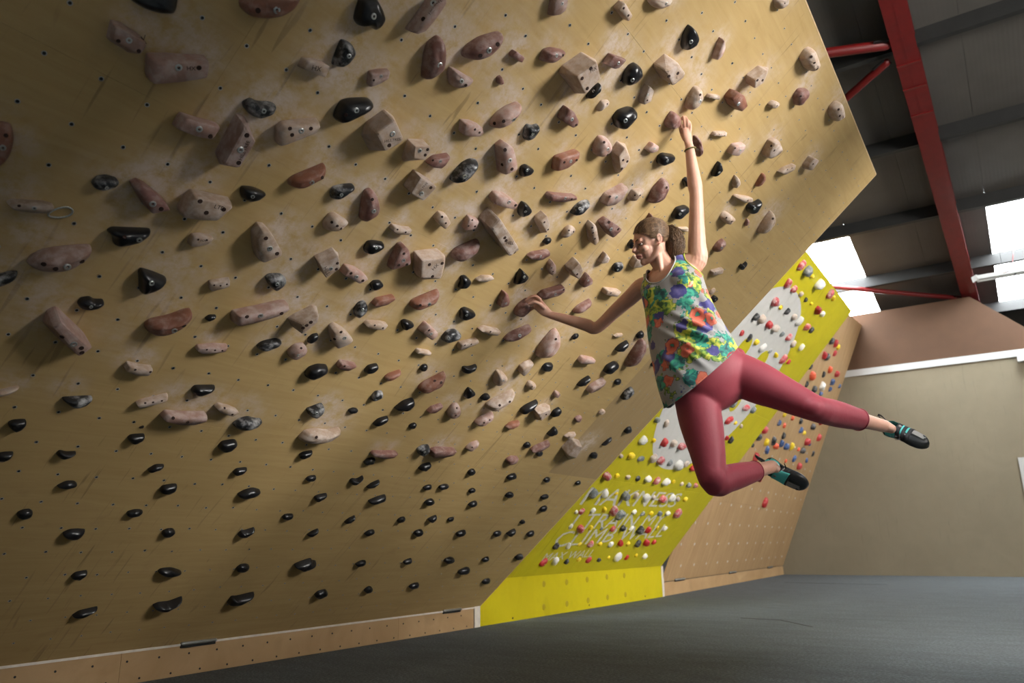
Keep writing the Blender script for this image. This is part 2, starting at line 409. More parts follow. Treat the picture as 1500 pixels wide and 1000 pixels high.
# ---- cream partition at the back with boarding above
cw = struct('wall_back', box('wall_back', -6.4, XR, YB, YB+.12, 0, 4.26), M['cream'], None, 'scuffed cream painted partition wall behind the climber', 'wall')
zt = 6.32*k_; xa, xb = -.19*k_, .742*k_
poly = [(-6.4, 4.26), (2.6, 4.26), (2.6, zt-(2.6-xa)*(6.327-5.426)/(.742+.19)), (xa, zt), (-6.4, zt)]
poly = [(x, max(z, 4.26)) for x, z in poly]
poly[1] = (xa+(zt-4.262)/((6.327-5.426)/(.742+.19)), 4.262); del poly[2]
struct('wall_upper', prism('wall_upper', [(x, YB+.0, z) for x, z in poly], [(x, YB+.1, z) for x, z in poly]), M['brown'], None, 'brown boarding above the cream partition with a slanting right end', 'wall')
struct('trim_1', box('trim_1', -6.4, XR, YB-.03, YB-.002, 4.16, 4.30), M['trim'], None, 'white trim rail between cream wall and brown boarding', 'trim')
# box light at the right end under the trim, and white door frame
p = hit(1503, 523, (0, 1, 0), YB-.1)
bx_ = tag(empty('wall_box', (p[0], YB-.02, p[2])), 'small grey box fitted under the white trim at the right edge', 'box')
link('body', box('body', -.14, .45, -.16, -.0, -.07, .07), M['tube'], bx_); link('lid', box('lid', -.15, .46, -.17, -.155, -.08, .08), M['trim'], bx_)
p0 = hit(1491, 670, (0, 1, 0), YB-.05)
dr = tag(empty('door_1', (p0[0], YB-.002, 0)), 'white framed door at the right edge of the cream wall', 'door', None, 'structure')
zd = p0[2]
link('door_frame', box('door_frame', 0, .11, -.05, 0, 0, zd), M['trim'], dr); link('door_frame', box('door_frame', 1.0, 1.11, -.05, 0, 0, zd), M['trim'], dr)
link('door_frame', box('door_frame', .11, 1.0, -.05, 0, zd-.11, zd), M['trim'], dr)
link('door_leaf', box('door_leaf', .115, .995, -.02, -.001, 0.005, zd-.115), M['brown'], dr)
V = tube_data([(.9, -.022, .95), (.9, -.07, .95), (.78, -.07, .95)], [.011]*3, seg=8); link('door_handle', mesh('door_handle', V[0], V[1], True), M['metal'], dr)
# ---- strip light hung in the roof with its cable
pa, pb = at(1428, 408, 13.2), at(1560, 385, 13.2); 
ln = tag(empty('strip_light', tuple((pa+pb)/2)), 'white fluorescent strip light hanging below the right roof light', 'lamp')
off = Matrix.Translation(-ln.location)
def ladd(nm, me, mt): me.transform(off); return link(nm, me, mt, ln)
ladd('housing', bar('housing', pa, pb, .14, .07), M['tube'])
dv = np.array([0, 0, -.06]); V = tube_data([pa+dv+(pb-pa)*.03, pb+dv-(pb-pa)*.03], [.018, .018], n=2, seg=10); ladd('lamp_tube', mesh('lamp_tube', V[0], V[1], True), M['trim'])
for f in (0, 1):
    e = pa+(pb-pa)*f; ladd('end_cap', bar('end_cap', e-(pb-pa)*.006, e+(pb-pa)*.006, .15, .10), M['trim'])
c0 = at(1489, 396, 13.2)
for f in (.32, .8):
    e = pa+(pb-pa)*f; t = e.copy(); t[2] = roofz(e[1]); V = tube_data([e, t], [.004, .004], n=2, seg=6); ladd('hanger_wire', mesh('hanger_wire', V[0], V[1], True), M['dark'])
top = hit(1473, 292, (0, -KR, 1), Z0+.2)
V = tube_data([at(1450, 404, 13.15), at(1478, 396, 13.15), at(1484, 372, 13.3), at(1480, 340, 13.6), top], [.010]*5, seg=8, n=24)
ladd('cable', mesh('cable', V[0], V[1], True), M['red'])
ladd('cable_clip', bar('cable_clip', at(1487, 397, 13.18), at(1487, 403, 13.18), .03, .03, (0, 1, 0)), M['dark'])

# ================================================================ CLIMBING BOARDS
def grid_sheet(name, W, u0, u1, v0, v1, th, chalk=None, st=.03):
    nu = max(2, int((u1-u0)/st)); nv = max(2, int((v1-v0)/st)); U, Vv = np.meshgrid(np.linspace(u0, u1, nu), np.linspace(v0, v1, nv))
    U = U.ravel(); Vv = Vv.ravel(); n = len(U); V = np.stack([U, Vv, np.zeros(n)], 1)
    Fc = []
    for j in range(nv-1):
        for i in range(nu-1): a = j*nu+i; Fc.append((a, a+1, a+nu+1, a+nu))
    bq = [(u0, v0), (u1, v0), (u1, v1), (u0, v1)]; V = np.vstack([V, [(u, v, -th) for u, v in bq]])
    Fc.append((n+3, n+2, n+1, n)); rim = list(range(nu-1, -1, -1))
    Fc.append(tuple(list(range(0, nu))[::-1]+[n, n+1])); Fc.append(tuple([j*nu+nu-1 for j in range(nv)][::-1]+[n+1, n+2]))
    Fc.append(tuple([(nv-1)*nu+i for i in range(nu)]+[n+2, n+3])); Fc.append(tuple([j*nu for j in range(nv)]+[n+3, n]))
    me = mesh(name, V, Fc)
    if chalk is not None:
        a = me.attributes.new('chalk', 'FLOAT', 'POINT'); vals = np.zeros(len(V), 'f')
        for (cu, cv, r, s) in chalk:
            if cu < u0-.4 or cu > u1+.4 or cv < v0-.4 or cv > v1+.4: continue
            vals[:n] += s*np.exp(-(((U-cu)**2+(Vv-cv)**2)/(r*r)))
        a.data.foreach_set('value', np.clip(vals, 0, 1))
    fixn(me)
    return me
def board(nm, W, lab):
    o = tag(empty(nm), lab, 'climbing wall', None, 'structure'); o.matrix_world = W.mat(); return o
wl = board('wall_left', MAIN, 'steep overhanging birch plywood climbing board covered in resin holds')
wc = board('wall_centre', YEL, 'yellow overhanging climbing board with a white painted disc')
wf = board('wall_far', WOOD, 'bare wood climbing board in the far corner')
def build_main_sheets(chalk):
    rows = [(0, 1.6, [-2.6, .6, 2.0, 3.42, ULEN]), (1.6, 2.82, [-2.6, 0.02, 2.46, 4.905, ULEN]), (2.82, 4.04, [-2.6, 1.2, 3.64, ULEN]), (4.04, VLEN, [-2.6, 0.02, 2.46, 4.9, ULEN])]
    for v0, v1, us in rows:
        for a, b in zip(us[:-1], us[1:]):
            new = (a == 4.905)
            g = .0003
            link('plywood_sheet', grid_sheet('plywood_sheet', MAIN, a+g, b-g, v0+g, v1-g, .018, chalk), M['ply_new' if new else 'ply'], wl)
    # raw edges and framing behind
    link('edge_strip', box('edge_strip', ULEN, ULEN+.006, .0, VLEN, -.02, .001), M['edge'], wl)
    link('edge_strip', box('edge_strip', -2.6, ULEN, VLEN, VLEN+.006, -.02, .001), M['edge'], wl)
    for u in np.arange(-2.4, 5.6, .61): link('joist', box('joist', u, u+.045, .05, VLEN-.05, -.17, -.0185), M['edge'], wl)
# kick board under it
def kick(parent_wall, nm, lab, x, ya, yb, z, mt, joints, seg=.0):
    o = tag(empty(nm, (x, ya, 0)), lab, 'kick board', None, 'structure')
    ys = [ya]+joints+[yb]
    for a, b in zip(ys[:-1], ys[1:]): link('kick_panel', box('kick_panel', -.03, 0, a-ya+.001, b-ya-.001, 0, z), mt, o)
    return o
XK = -4.13
kk = kick(wl, 'baseboard_left', 'plywood kick board with screws under the big overhang', XK, -2.6, ULEN-.09, .168, M['kick'], [MAIN.uv(118, 960)[0]*0+2.42, 4.62])
link('top_batten', box('top_batten', -.035, .006, 0, ULEN-.09+2.6, .160, .172), M['whitepost'], kk)
link('end_post', box('end_post', -.06, .004, ULEN-.085+2.6, ULEN+.0+2.6, 0, .30), M['whitepost'], kk)
SCREW = cyl('screw', .006, .002, 8); SCREW.materials.append(M['dark'])
RY = Matrix.Rotation(math.pi/2, 4, 'Y')
for y in np.arange(1.9, 5.55, .185):
    for z, dy in ((.115, 0), (.022, .08)):
        link('screw', SCREW, None, kk, Matrix.Translation((0, y+dy+2.6, z)) @ RY)
def latch(par, y, L, z=.165, x0=.0):
    h = empty('latch', (x0, y, z), par)
    link('latch_plate', box('latch_plate', -.01, .012, -L/2, L/2, -.016, .022), M['dark'], h)
    V = tube_data([(.016, -L/2*.95, .008), (.016, L/2*.95, .008)], [.010, .010], n=2, seg=8); link('latch_rod', mesh('latch_rod', V[0], V[1], True), M['metal'], h)
def ky(px, py): return hit(px, py, (1, 0, 0), XK)[1]
latch(kk, ky(290, 936)+2.6, ky(316, 934)-ky(266, 939)); latch(kk, ky(661, 892)+2.6, (ky(674, 890)-ky(649, 893)))
# ---- yellow board
YU0, YU1, YV = 5.72, 9.885, 4.148
for a, b, c, d in ((YU0, 7.33, 0, 1.22), (7.33, YU1, 0, 1.22), (YU0, 8.16, 1.22, 2.44), (8.16, YU1, 1.22, 2.44), (YU0, 7.33, 2.44, YV), (7.33, YU1, 2.44, YV)):
    link('painted_sheet', box('painted_sheet', a+.0006, b-.0006, c+.0006, d-.0006, -.018, 0), M['yellow'], wc)
link('edge_strip', box('edge_strip', YU1, YU1+.02, 0, YV, -.16, .0), M['yellow'], wc)
link('edge_strip', box('edge_strip', YU0, YU1, YV, YV+.02, -.16, .0), M['yellow'], wc)
cu, cv, cr = 7.88, 2.64, 1.18
ci = [(cu+cr*math.cos(t), cv+cr*math.sin(t)) for t in np.linspace(0, 2*math.pi, 97)[:-1]]
link('white_disc', prism('white_disc', [(u, v, .0002) for u, v in ci], [(u, v, .0012) for u, v in ci]), M['white_paint'], wc)
for (px, py, r) in ((1089, 510, .14), (1114, 529, .14), (1077, 592, .10)):
    u, v = YEL.uv(px, py); q = [(u+r*math.cos(t), v+r*math.sin(t)) for t in np.linspace(0, 2*math.pi, 33)[:-1]]
    link('yellow_spot', prism('yellow_spot', [(a, b, .0013) for a, b in q], [(a, b, .002) for a, b in q]), M['yellow'], wc)
yk = kick(wc, 'baseboard_centre', 'bright yellow kick board under the yellow overhang', -4.152, 5.72, 9.885, .394, M['yellow_kick'], [])
link('end_post', box('end_post', -.05, .004, 9.886-5.72, 9.95-5.72, 0, .394), M['whitepost'], yk)
PLUG = cyl('hole_plug', .032, .004, 14, .028); PLUG.materials.append(simple('painted_plug', (.34, .26, .004), .5))
for pts in ([(362, 457), (487, 447), (600, 433), (708, 418), (803, 410)], [(362, 583), (489, 565), (605, 547), (712, 530), (810, 515)]):
    for c in pts:
        p = hit(700+c[0]/3.745, 733+c[1]/3.745, (1, 0, 0), -4.152); link('hole_plug', PLUG, None, yk, Matrix.Translation((0, p[1]-5.72, p[2])) @ RY)
for (a, b) in ((751, 905), (945, 873), (863, 886)):
    p = hit(a, b, (1, 0, 0), -4.152); link('screw', SCREW, None, yk, Matrix.Translation((0, p[1]-5.72, p[2])) @ RY @ Matrix.Scale(1.6, 4))
# white brush lettering, four lines, painted flat on the board
def letter_line(W, parent, body, a, b, hpx, mt, w=.0016):
    ua, va = W.uv(*a); ub, vb = W.uv(*b); ut, vt = W.uv(*hpx); h = abs(vt-va)
    me = text_mesh(body); xs = [v.co.x for v in me.vertices]; ys = [v.co.y for v in me.vertices]; x0, x1, y0, y1 = min(xs), max(xs), min(ys), max(ys)
    for v in me.vertices:
        f = (v.co.x-x0)/(x1-x0); g = (v.co.y-y0)/(y1-y0)
        v.co = (ua+(ub-ua)*f, va+(vb-va)*f+h*g, w)
    me.materials.append(mt); o = link('lettering', me, None, parent); return o
letter_line(YEL, wc, 'MAKNESS', (848, 739), (986, 743), (868, 713), M['brush'])
letter_line(YEL, wc, 'I TRAIN MY', (832, 775), (966, 771), (852, 752), M['brush'])
letter_line(YEL, wc, 'CLIMB WALL', (806, 802), (968, 786), (828, 778), M['brush'])
letter_line(YEL, wc, 'MAX WALL', (792, 822), (866, 815), (799, 810), M['brush'])
# ---- bare wood board
WU1 = np.linalg.norm(_b1-_b0)+.02; WV = 5.53
us = [-.05, 2.4, 4.85, WU1]
_q1, _q2 = WOOD.uv(1262, 478), WOOD.uv(1242, 462)
def vtop(u): return _q1[1]+(u-_q1[0])*(_q2[1]-_q1[1])/(_q2[0]-_q1[0])
def wpoly(nm, pts, w0, w1, mt): return link(nm, prism(nm, [(u, v, w0) for u, v in pts], [(u, v, w1) for u, v in pts]), mt, wf)
for a, b in zip(us[:-1], us[1:]):
    a, b = a+.001, b-.001
    for c, d in ((0, 1.22), (1.22, 3.1)): link('plywood_sheet', box('plywood_sheet', a, b, c+.001, d-.001, -.018, 0), M['woodply'], wf)
    wpoly('plywood_sheet', [(a, 3.101), (b, 3.101), (b, vtop(b)), (a, vtop(a))], -.018, 0, M['woodply'])
a, b = us[0], us[-1]; wpoly('edge_strip', [(a, vtop(a)), (b, vtop(b)), (b, vtop(b)+.03), (a, vtop(a)+.03)], -.3, 0, M['woodply'])
fk = tag(empty('baseboard_far', tuple(_b0*[1, 1, 0])), 'plain wood kick board below the far bare wood board', 'kick board', None, 'structure')
dv = _b1-_b0; fk.rotation_euler.z = math.atan2(-dv[0], dv[1])
for a, b in ((0, 3.0), (3.0, 5.4), (5.4, WU1-.02)): link('kick_panel', box('kick_panel', -.03, 0, a+.002, b-.002, 0, .178), M['woodply'], fk)
link('joint_strip', box('joint_strip', -.02, .002, 0, WU1, .178, .186), M['dark'], fk)
for px, py in ((988, 848), (1076, 836), (1139, 828)):
    p = hit(px, py, (1, 0, 0), _b0[0]-.1); latch(fk, (p-_b0)[1], .42, .185)
NUTW = cyl('bolt_plug', .022, .006, 10, .018); NUTW.materials.append(simple('pale_plug', (.58, .52, .45), .5))
for r in range(0, 8):
    for c in range(14):
        u = .0+.594*c+.20*(r % 2) + .5*((r+1) % 2); v = .215+.32*r
        if u < WU1-.3: link('bolt_plug', NUTW, None, wf, Matrix.Translation((u, v, 0)))
# ---- bolt sockets of the big overhang: nearest 300 singly, the rest joined
def tnut():
    seg = 10; V = []; Fc = []; pr = [(.0076, 0), (.0076, .0007), (.0054, .0010), (.0050, .0003)]
    for r, z in pr: V += [(r*math.cos(2*math.pi*i/seg), r*math.sin(2*math.pi*i/seg), z) for i in range(seg)]
    for k in range(3): Fc += [(k*seg+i, k*seg+(i+1) % seg, (k+1)*seg+(i+1) % seg, (k+1)*seg+i) for i in range(seg)]
    Fc.append(tuple(range(3*seg, 4*seg))); me = mesh('bolt_socket', V, Fc); me.materials.append(M['nut']); me.materials.append(M['dark']); me.polygons[-1].material_index = 1
    return me
TN = tnut(); spots = []
for i in range(-2, 34):
    for j in range(0, 31):
        u = .762+.151*i; v = 2.799+.1545*(j-18)
        if .05 < v < VLEN-.05 and u < ULEN-.05:
            q = proj(MAIN.pt(u, v))[0]
            if -20 < q[0] < 1300 and -20 < q[1] < 1000: spots.append((np.linalg.norm(MAIN.pt(u, v)-CAM), u+random.uniform(-.006, .006), v+random.uniform(-.006, .006)))
spots.sort(); rest = Soup(); rm = []
for k, (d, u, v) in enumerate(spots):
    if k < 300: link('bolt_socket', TN, None, wl, Matrix.Translation((u, v, 0)))
    else: rest.add(([(p.co.x*.8+u, p.co.y*.8+v, p.co.z) for p in TN.vertices], [tuple(p.vertices) for p in TN.polygons])); rm += [p.material_index for p in TN.polygons]
me = rest.mesh('bolt_socket_field', False); me.materials.append(M['nut']); me.materials.append(M['dark']); me.polygons.foreach_set('material_index', rm)
tag(link('bolt_socket_field', me, None, wl), kind='stuff')
# ================================================================ HOLDS
# each line: colour kind outline | b bolt | h screw holes | t front face | x lettering ; read off the photograph, then set on the board and fitted to its real size
S = 3.745
HOLDS = {
(0, 0): """
B d 712,0 790,55 880,92 960,98 980,60 980,-60 760,-70
P k 580,205 612,138 690,160 800,225 805,260 775,305 700,290 600,225 | t 635,150 690,165 800,238 770,300 622,222 | b 708,222 | h 650,225 762,280 | x HX 740,265 800,240
P k 803,290 900,295 1140,325 1145,350 1138,425 1000,438 815,440 803,400 | b 980,370 | h 1092,372 | x HX 1022,385 1070,385
P k 945,690 985,612 1070,650 1210,700 1165,780 1060,745 | b 1093,708 | h 1155,748
P k 1335,632 1370,690 1410,780 1320,925 1205,905 1195,870 1250,760 | t 1345,690 1405,782 1318,922 1230,905 | b 1320,822 | h 1355,742 1310,893 | x HILLTREE 1325,880 1372,775
R d 0,665 60,680 82,760 70,850 30,920 0,945 -60,900 -60,700 | b 15,810 | h 33,743""",
(350, 0): """
W d 15,555 60,535 100,560 175,570 215,590 200,640 120,660 70,640 25,590 | b 137,610
R d 0,0 10,40 60,90 150,110 250,100 330,60 365,0 300,-40 60,-40 | b 208,55 | h 105,58
B d 660,-20 640,60 635,110 665,152 720,150 760,185 800,165 822,120 790,50 745,-20 | b 740,90
P k 1030,-10 960,100 918,165 950,183 1005,180 1070,110 1130,0 1100,-30 | b 1067,18 | h 1012,105 | x HILLTREE 1050,85 1115,5
W d 555,210 610,235 650,300 600,360 560,382 518,365 520,330 540,250 | b 605,308
T k 320,365 345,315 410,325 492,365 470,435 400,405 | x HX 395,382 445,392
P k 705,385 760,380 828,385 820,430 775,455 705,472 | b 780,418 | h 740,440
M d 1080,195 1115,210 1142,300 1140,400 1050,452 1018,440 1015,300 1030,230 | b 1102,357
P d 1150,360 1200,385 1260,425 1305,450 1270,490 1200,495 1160,465 1142,400 | b 1222,445 | h 1245,467 | x HILLTREE 1205,405 1280,455
M d 1218,285 1250,240 1320,205 1450,190 1462,215 1440,275 1380,325 1290,340 1230,315 | b 1373,277 | h 1420,243 1325,305
M d 1410,420 1435,410 1462,460 1440,472 1412,455
B d 525,600 555,545 600,538 720,550 760,588 700,630 600,665 545,672 520,640 | b 645,607 | h 587,630
T k 198,690 225,660 330,660 440,665 450,690 430,725 330,755 205,790 | b 343,718 | h 280,705 395,705 292,740
T k 668,740 740,690 830,632 850,640 905,760 890,785 800,835 715,830 | t 755,735 858,660 905,765 805,830 | b 843,735 | h 825,797 | x HILLTREE 795,782 885,768
T k 930,760 1000,775 1050,800 1055,820 1025,880 900,888 890,865 | t 968,805 1050,805 1052,828 1022,876 962,868 | b 992,826 | h 1035,820 1022,850
M k 1015,882 1060,850 1160,850 1130,905 1105,922 1050,905 | b 1105,885 | h 1065,880
W d 1160,985 1185,930 1220,890 1270,875 1320,890 1325,920 1290,970 1230,1003 1180,1005 | b 1240,970
P k 1210,650 1265,660 1325,690 1340,725 1320,747 1260,740 1210,725 | h 1295,710 1320,727""",
(700, 0): """
M k 170,290 190,270 255,320 240,352 170,305
P d 70,660 90,620 150,585 235,570 248,600 225,650 170,695 95,710 70,690 | b 197,655 | h 92,677 142,665 237,622
P k 90,790 125,765 160,790 185,850 212,940 130,965 105,860 | b 175,880 | h 150,822 135,903 187,927
P k 395,0 390,88 450,85 480,65 488,0 470,-40 410,-40 | b 463,20
M d 340,310 350,270 400,260 480,285 490,300 460,330 400,355 335,330 | b 433,305 | h 467,303
T k 440,400 560,288 650,330 672,430 650,460 585,518 535,515 | t 545,420 655,345 672,435 590,515 | h 572,430 620,375 600,485 | x HX 615,400 650,380
B d 592,525 640,475 675,458 685,500 640,540 605,545 | b 635,500
M k 682,345 715,288 800,325 815,330 770,375 740,378 | b 772,347
B d 795,400 825,355 860,345 900,370 918,420 880,465 820,475 792,450 | b 848,440
T k 960,370 1022,292 1100,345 1142,400 1130,430 1070,475 1010,420 | t 1035,395 1105,360 1140,405 1072,472 | h 1097,402 1048,418 | x HILL 1050,442 1095,428
B d 1150,128 1190,165 1225,215 1200,260 1140,285 1118,250 1120,190 | b 1170,230
P k 1325,200 1350,260 1335,310 1300,330 1293,310 1310,240
T k 915,455 955,490 945,560 900,575 885,550 | b 932,520 | h 930,550
T d 650,590 670,545 730,555 710,585 650,610 | h 710,570
M k 470,575 510,600 550,660 548,690 520,705 435,645 | b 517,655 | h 540,685
B d 732,640 760,600 830,590 880,610 885,640 850,690 800,718 760,700 | b 810,662
W d 250,690 265,675 300,690 335,685 342,710 310,765 265,775 250,750 | b 302,735
T d 1150,520 1185,472 1220,480 1240,530 1215,600 1170,612 1138,590 | b 1218,555 | h 1220,520
T k 1245,530 1260,512 1328,525 1325,550
R k 1348,530 1385,487 1440,520 1475,590 1440,622 1380,580 | b 1430,570
M d 1025,660 1060,605 1110,640 1110,710 1070,720 1035,700
P d 630,800 655,740 710,755 742,800 735,845 690,870 640,850 | b 713,818 | h 693,780 710,848
T k 748,860 770,810 810,788 838,870 820,920 780,950 755,945 | t 775,860 810,810 838,870 815,915 785,940 | h 797,878 820,885 790,925
P k 912,815 945,775 990,805 985,835 945,842 | b 970,815
B d 982,850 1010,835 1098,862 1075,890 1010,910 980,890 | b 1040,882
M d 1180,740 1200,745 1235,820 1230,860 1215,875 1180,790 | b 1205,818
T k 1275,738 1290,718 1367,725 1365,750 | h 1325,738 1355,742
P k 1360,835 1390,785 1465,790 1460,825 1420,855 | b 1440,825 | h 1412,812
R k 408,935 410,850 550,830 550,865 530,890 470,925 | b 510,885 | h 542,878 475,890
B d 232,905 260,898 320,938 290,965 240,975 228,940 | b 270,935
B d 1320,880 1350,935 1330,965 1290,975 1285,955 1300,900 | b 1325,945
T k 740,40 780,0 850,90 825,125 780,80 | h 800,45 826,85
T d 925,0 960,40 1010,55 1060,40 1085,0 1060,-30 940,-30 | b 1035,20""",
(1000, 0): """
T d 490,0 510,45 540,55 580,30 590,0 570,-20 510,-20 | h 560,18
T d 640,310 665,270 705,258 765,360 750,390 730,408 680,380 645,330 | h 705,312 722,345 738,378
T k 352,440 400,395 475,370 470,400 450,450 395,492 | t 400,440 465,390 445,455 398,488 | h 410,440 438,440
M d 600,520 630,482 700,495 695,530 650,582 620,580 | h 648,528
T d 460,570 490,548 543,570 510,600 470,590 | h 518,580
T d 795,590 830,555 865,560 898,640 880,665 850,678 810,640 | h 855,600 862,635
T k 440,820 465,765 500,757 545,825 520,850 460,868 437,850 | h 487,800 503,825
T k 515,940 545,920 618,905 610,935 540,957 | h 575,930 600,922
T k 655,900 690,852 745,880 700,938 665,925 | h 715,900""",
(1000, 240): """
T d 270,80 285,55 315,85 318,120 300,140 280,130
R d 405,110 430,50 450,55 455,90 435,125 402,130
T k 272,175 285,165 385,190 385,212 330,212 | h 358,200
B d 342,235 360,210 390,215 435,200 438,235 410,275 370,280 | b 395,245
T d 197,290 230,255 295,300 290,320 250,340 | h 240,295 270,315
M d 338,325 350,298 368,310 365,340 345,345
T d 418,370 440,310 485,255 512,290 510,340 480,380 430,390 | h 495,300 488,362
M d 162,460 185,425 225,412 243,440 215,475 175,487 | b 215,460
B d 303,560 320,545 330,555 358,537 350,565 330,585 312,580
T k 150,580 222,572 220,600 150,606 | h 180,595
B d 145,745 170,718 198,735 190,755 160,762 | b 180,745
T d 140,712 155,690 180,682 178,705 155,722""",
(0, 240): """
T k 35,210 60,190 130,200 240,215 300,240 270,275 180,262 60,235 | b 188,243 | h 105,230
W d 505,90 530,62 580,60 640,85 662,115 640,145 570,160 520,140 503,110 | b 585,132
M k 708,95 745,78 790,105 900,205 935,268 830,282 790,240 | b 838,220 | h 885,247
T k 978,240 1020,160 1045,138 1130,165 1275,215 1282,240 1200,320 1100,300 985,268 | h 1098,205 1132,268 1228,250 | x LTD 1170,240 1225,255
B d 1320,115 1390,130 1475,178 1430,210 1370,218 1330,195 1315,150 | b 1387,180
B d 585,360 610,340 700,355 835,375 835,400 780,450 700,465 630,460 620,400 | b 765,418 | h 683,400
T k 1030,420 1045,378 1100,380 1170,405 1140,440 1080,450 1035,445 | h 1088,415 1135,418 | x HX 1097,425 1128,425
P d 150,545 170,500 230,465 350,455 500,460 510,490 480,550 400,600 280,610 190,590 | b 370,565 | h 305,575 450,535 240,550
B d 755,580 770,562 850,600 928,645 905,680 850,715 795,730 775,715 765,640 | b 832,655
T k 1140,635 1262,628 1265,665 1230,680 1150,690 | h 1175,665 1210,668 1245,660
W d 0,600 60,585 98,590 95,625 60,660 0,690 -40,680 -40,610
B d 422,760 440,730 490,725 520,750 570,755 580,780 550,798 490,805 440,795 | b 500,785
R d 792,870 820,845 930,835 1010,808 1050,808 1065,840 1020,910 930,945 850,950 805,920 | b 957,915 | h 1010,888
B d 1120,845 1145,825 1190,832 1180,860 1140,868
P k 1268,820 1275,795 1400,785 1545,770 1580,775 1590,800 1540,830 1400,855 1275,870 | b 1430,832 | h 1355,838 1545,820
P k 228,865 325,830 450,940 510,1010 435,1065 320,960 | t 290,895 340,870 490,1010 435,1060 | b 405,989 | h 340,948 447,1010 450,1035""",
(350, 240): """
R d 268,85 300,60 430,25 480,10 487,60 470,95 400,120 320,142 275,120 | b 400,102 | h 457,75
T k 68,365 95,318 130,325 170,370 235,480 230,505 130,538 100,520 80,450 | b 170,465 | h 148,408 210,492
W d 140,615 160,598 230,605 268,640 262,670 215,715 185,690 155,650 | b 210,660
W d 497,160 505,118 560,112 630,118 642,140 600,170 540,200 510,195 | b 563,170
M d 672,200 685,140 715,130 750,160 780,250 770,295 700,328 672,318 | b 740,260 | h 732,195
T k 937,140 1000,57 1085,125 1060,160 1012,207 940,165 | t 1000,75 1085,128 1012,205 945,165 | b 1002,163 | h 1053,130 | x HILLTREE 985,165 1035,105
T d 460,320 485,270 520,262 570,300 608,330 570,365 530,380 470,365 | h 510,320 540,340 560,355
T k 820,350 835,325 900,350 948,360 930,390 850,375 | h 870,360 915,375
T k 1063,285 1090,255 1130,270 1160,320 1130,358 1085,320 | h 1115,290 1135,325
P k 1225,355 1250,275 1318,310 1300,360 | h 1280,308 1260,340 1295,342
B d 682,460 700,418 740,420 800,440 808,462 770,490 720,498 690,485 | b 755,460
M k 865,435 890,428 920,460 942,540 935,560 825,580 830,530 | b 903,530 | h 905,492 878,555 922,552
T k 975,530 990,505 1130,500 1135,530 1110,630 1010,637 970,610 | t 1005,530 1130,515 1110,630 1000,625 | h 1045,552 1115,545 1062,617 | x HX 1065,585 1095,555
M d 1162,480 1185,455 1310,425 1330,435 1322,480 1280,525 1210,545 1170,520 | b 1275,515
T k 427,545 450,520 545,488 558,575 480,632 440,575 | t 445,552 545,505 555,575 480,628 | b 505,575 | h 540,545 535,577 | x HILL 460,570 482,610
P k 552,590 575,545 640,570 700,620 710,640 660,662 590,610 | b 645,620 | h 615,600 680,640
B d 715,655 735,635 775,640 803,670 780,695 735,698
R k 722,760 745,730 850,725 857,740 810,770 735,775
W d 628,800 650,755 690,748 705,790 690,835 655,858 635,835 | b 680,800
R d 940,750 960,735 1100,700 1110,715 1095,765 1040,785 960,795 940,780 | b 1045,770 | h 995,775
B d 1212,610 1240,608 1285,650 1250,690 1205,685 1215,650
T k 1290,632 1330,610 1390,620 1400,635 1340,645
T k 262,845 300,820 430,778 440,865 350,940 290,895 | t 350,885 440,835 435,870 350,938 | h 352,900 372,885 395,868 | x HILLTREE 365,922 425,880
T k 490,880 515,865 570,900 625,960 600,985 530,1007 495,930 | b 580,955 | h 560,922 525,960
B d 375,955 400,930 435,930 438,960 405,992 380,985
T k 680,870 700,855 780,870 820,885 800,915 700,890 | h 745,885 790,900
B d 882,855 910,848 972,885 930,912 905,915
P k 978,905 1015,857 1080,920 1085,945 1050,972 | b 1055,932 | h 1043,912
W d 1112,945 1140,908 1190,910 1230,945 1215,975 1150,985 1120,975 | b 1150,955
B d 1210,790 1240,782 1310,825 1280,855 1215,858 | b 1250,830
T k 1305,898 1340,885 1438,920 1420,945 1330,915 | h 1380,920""",
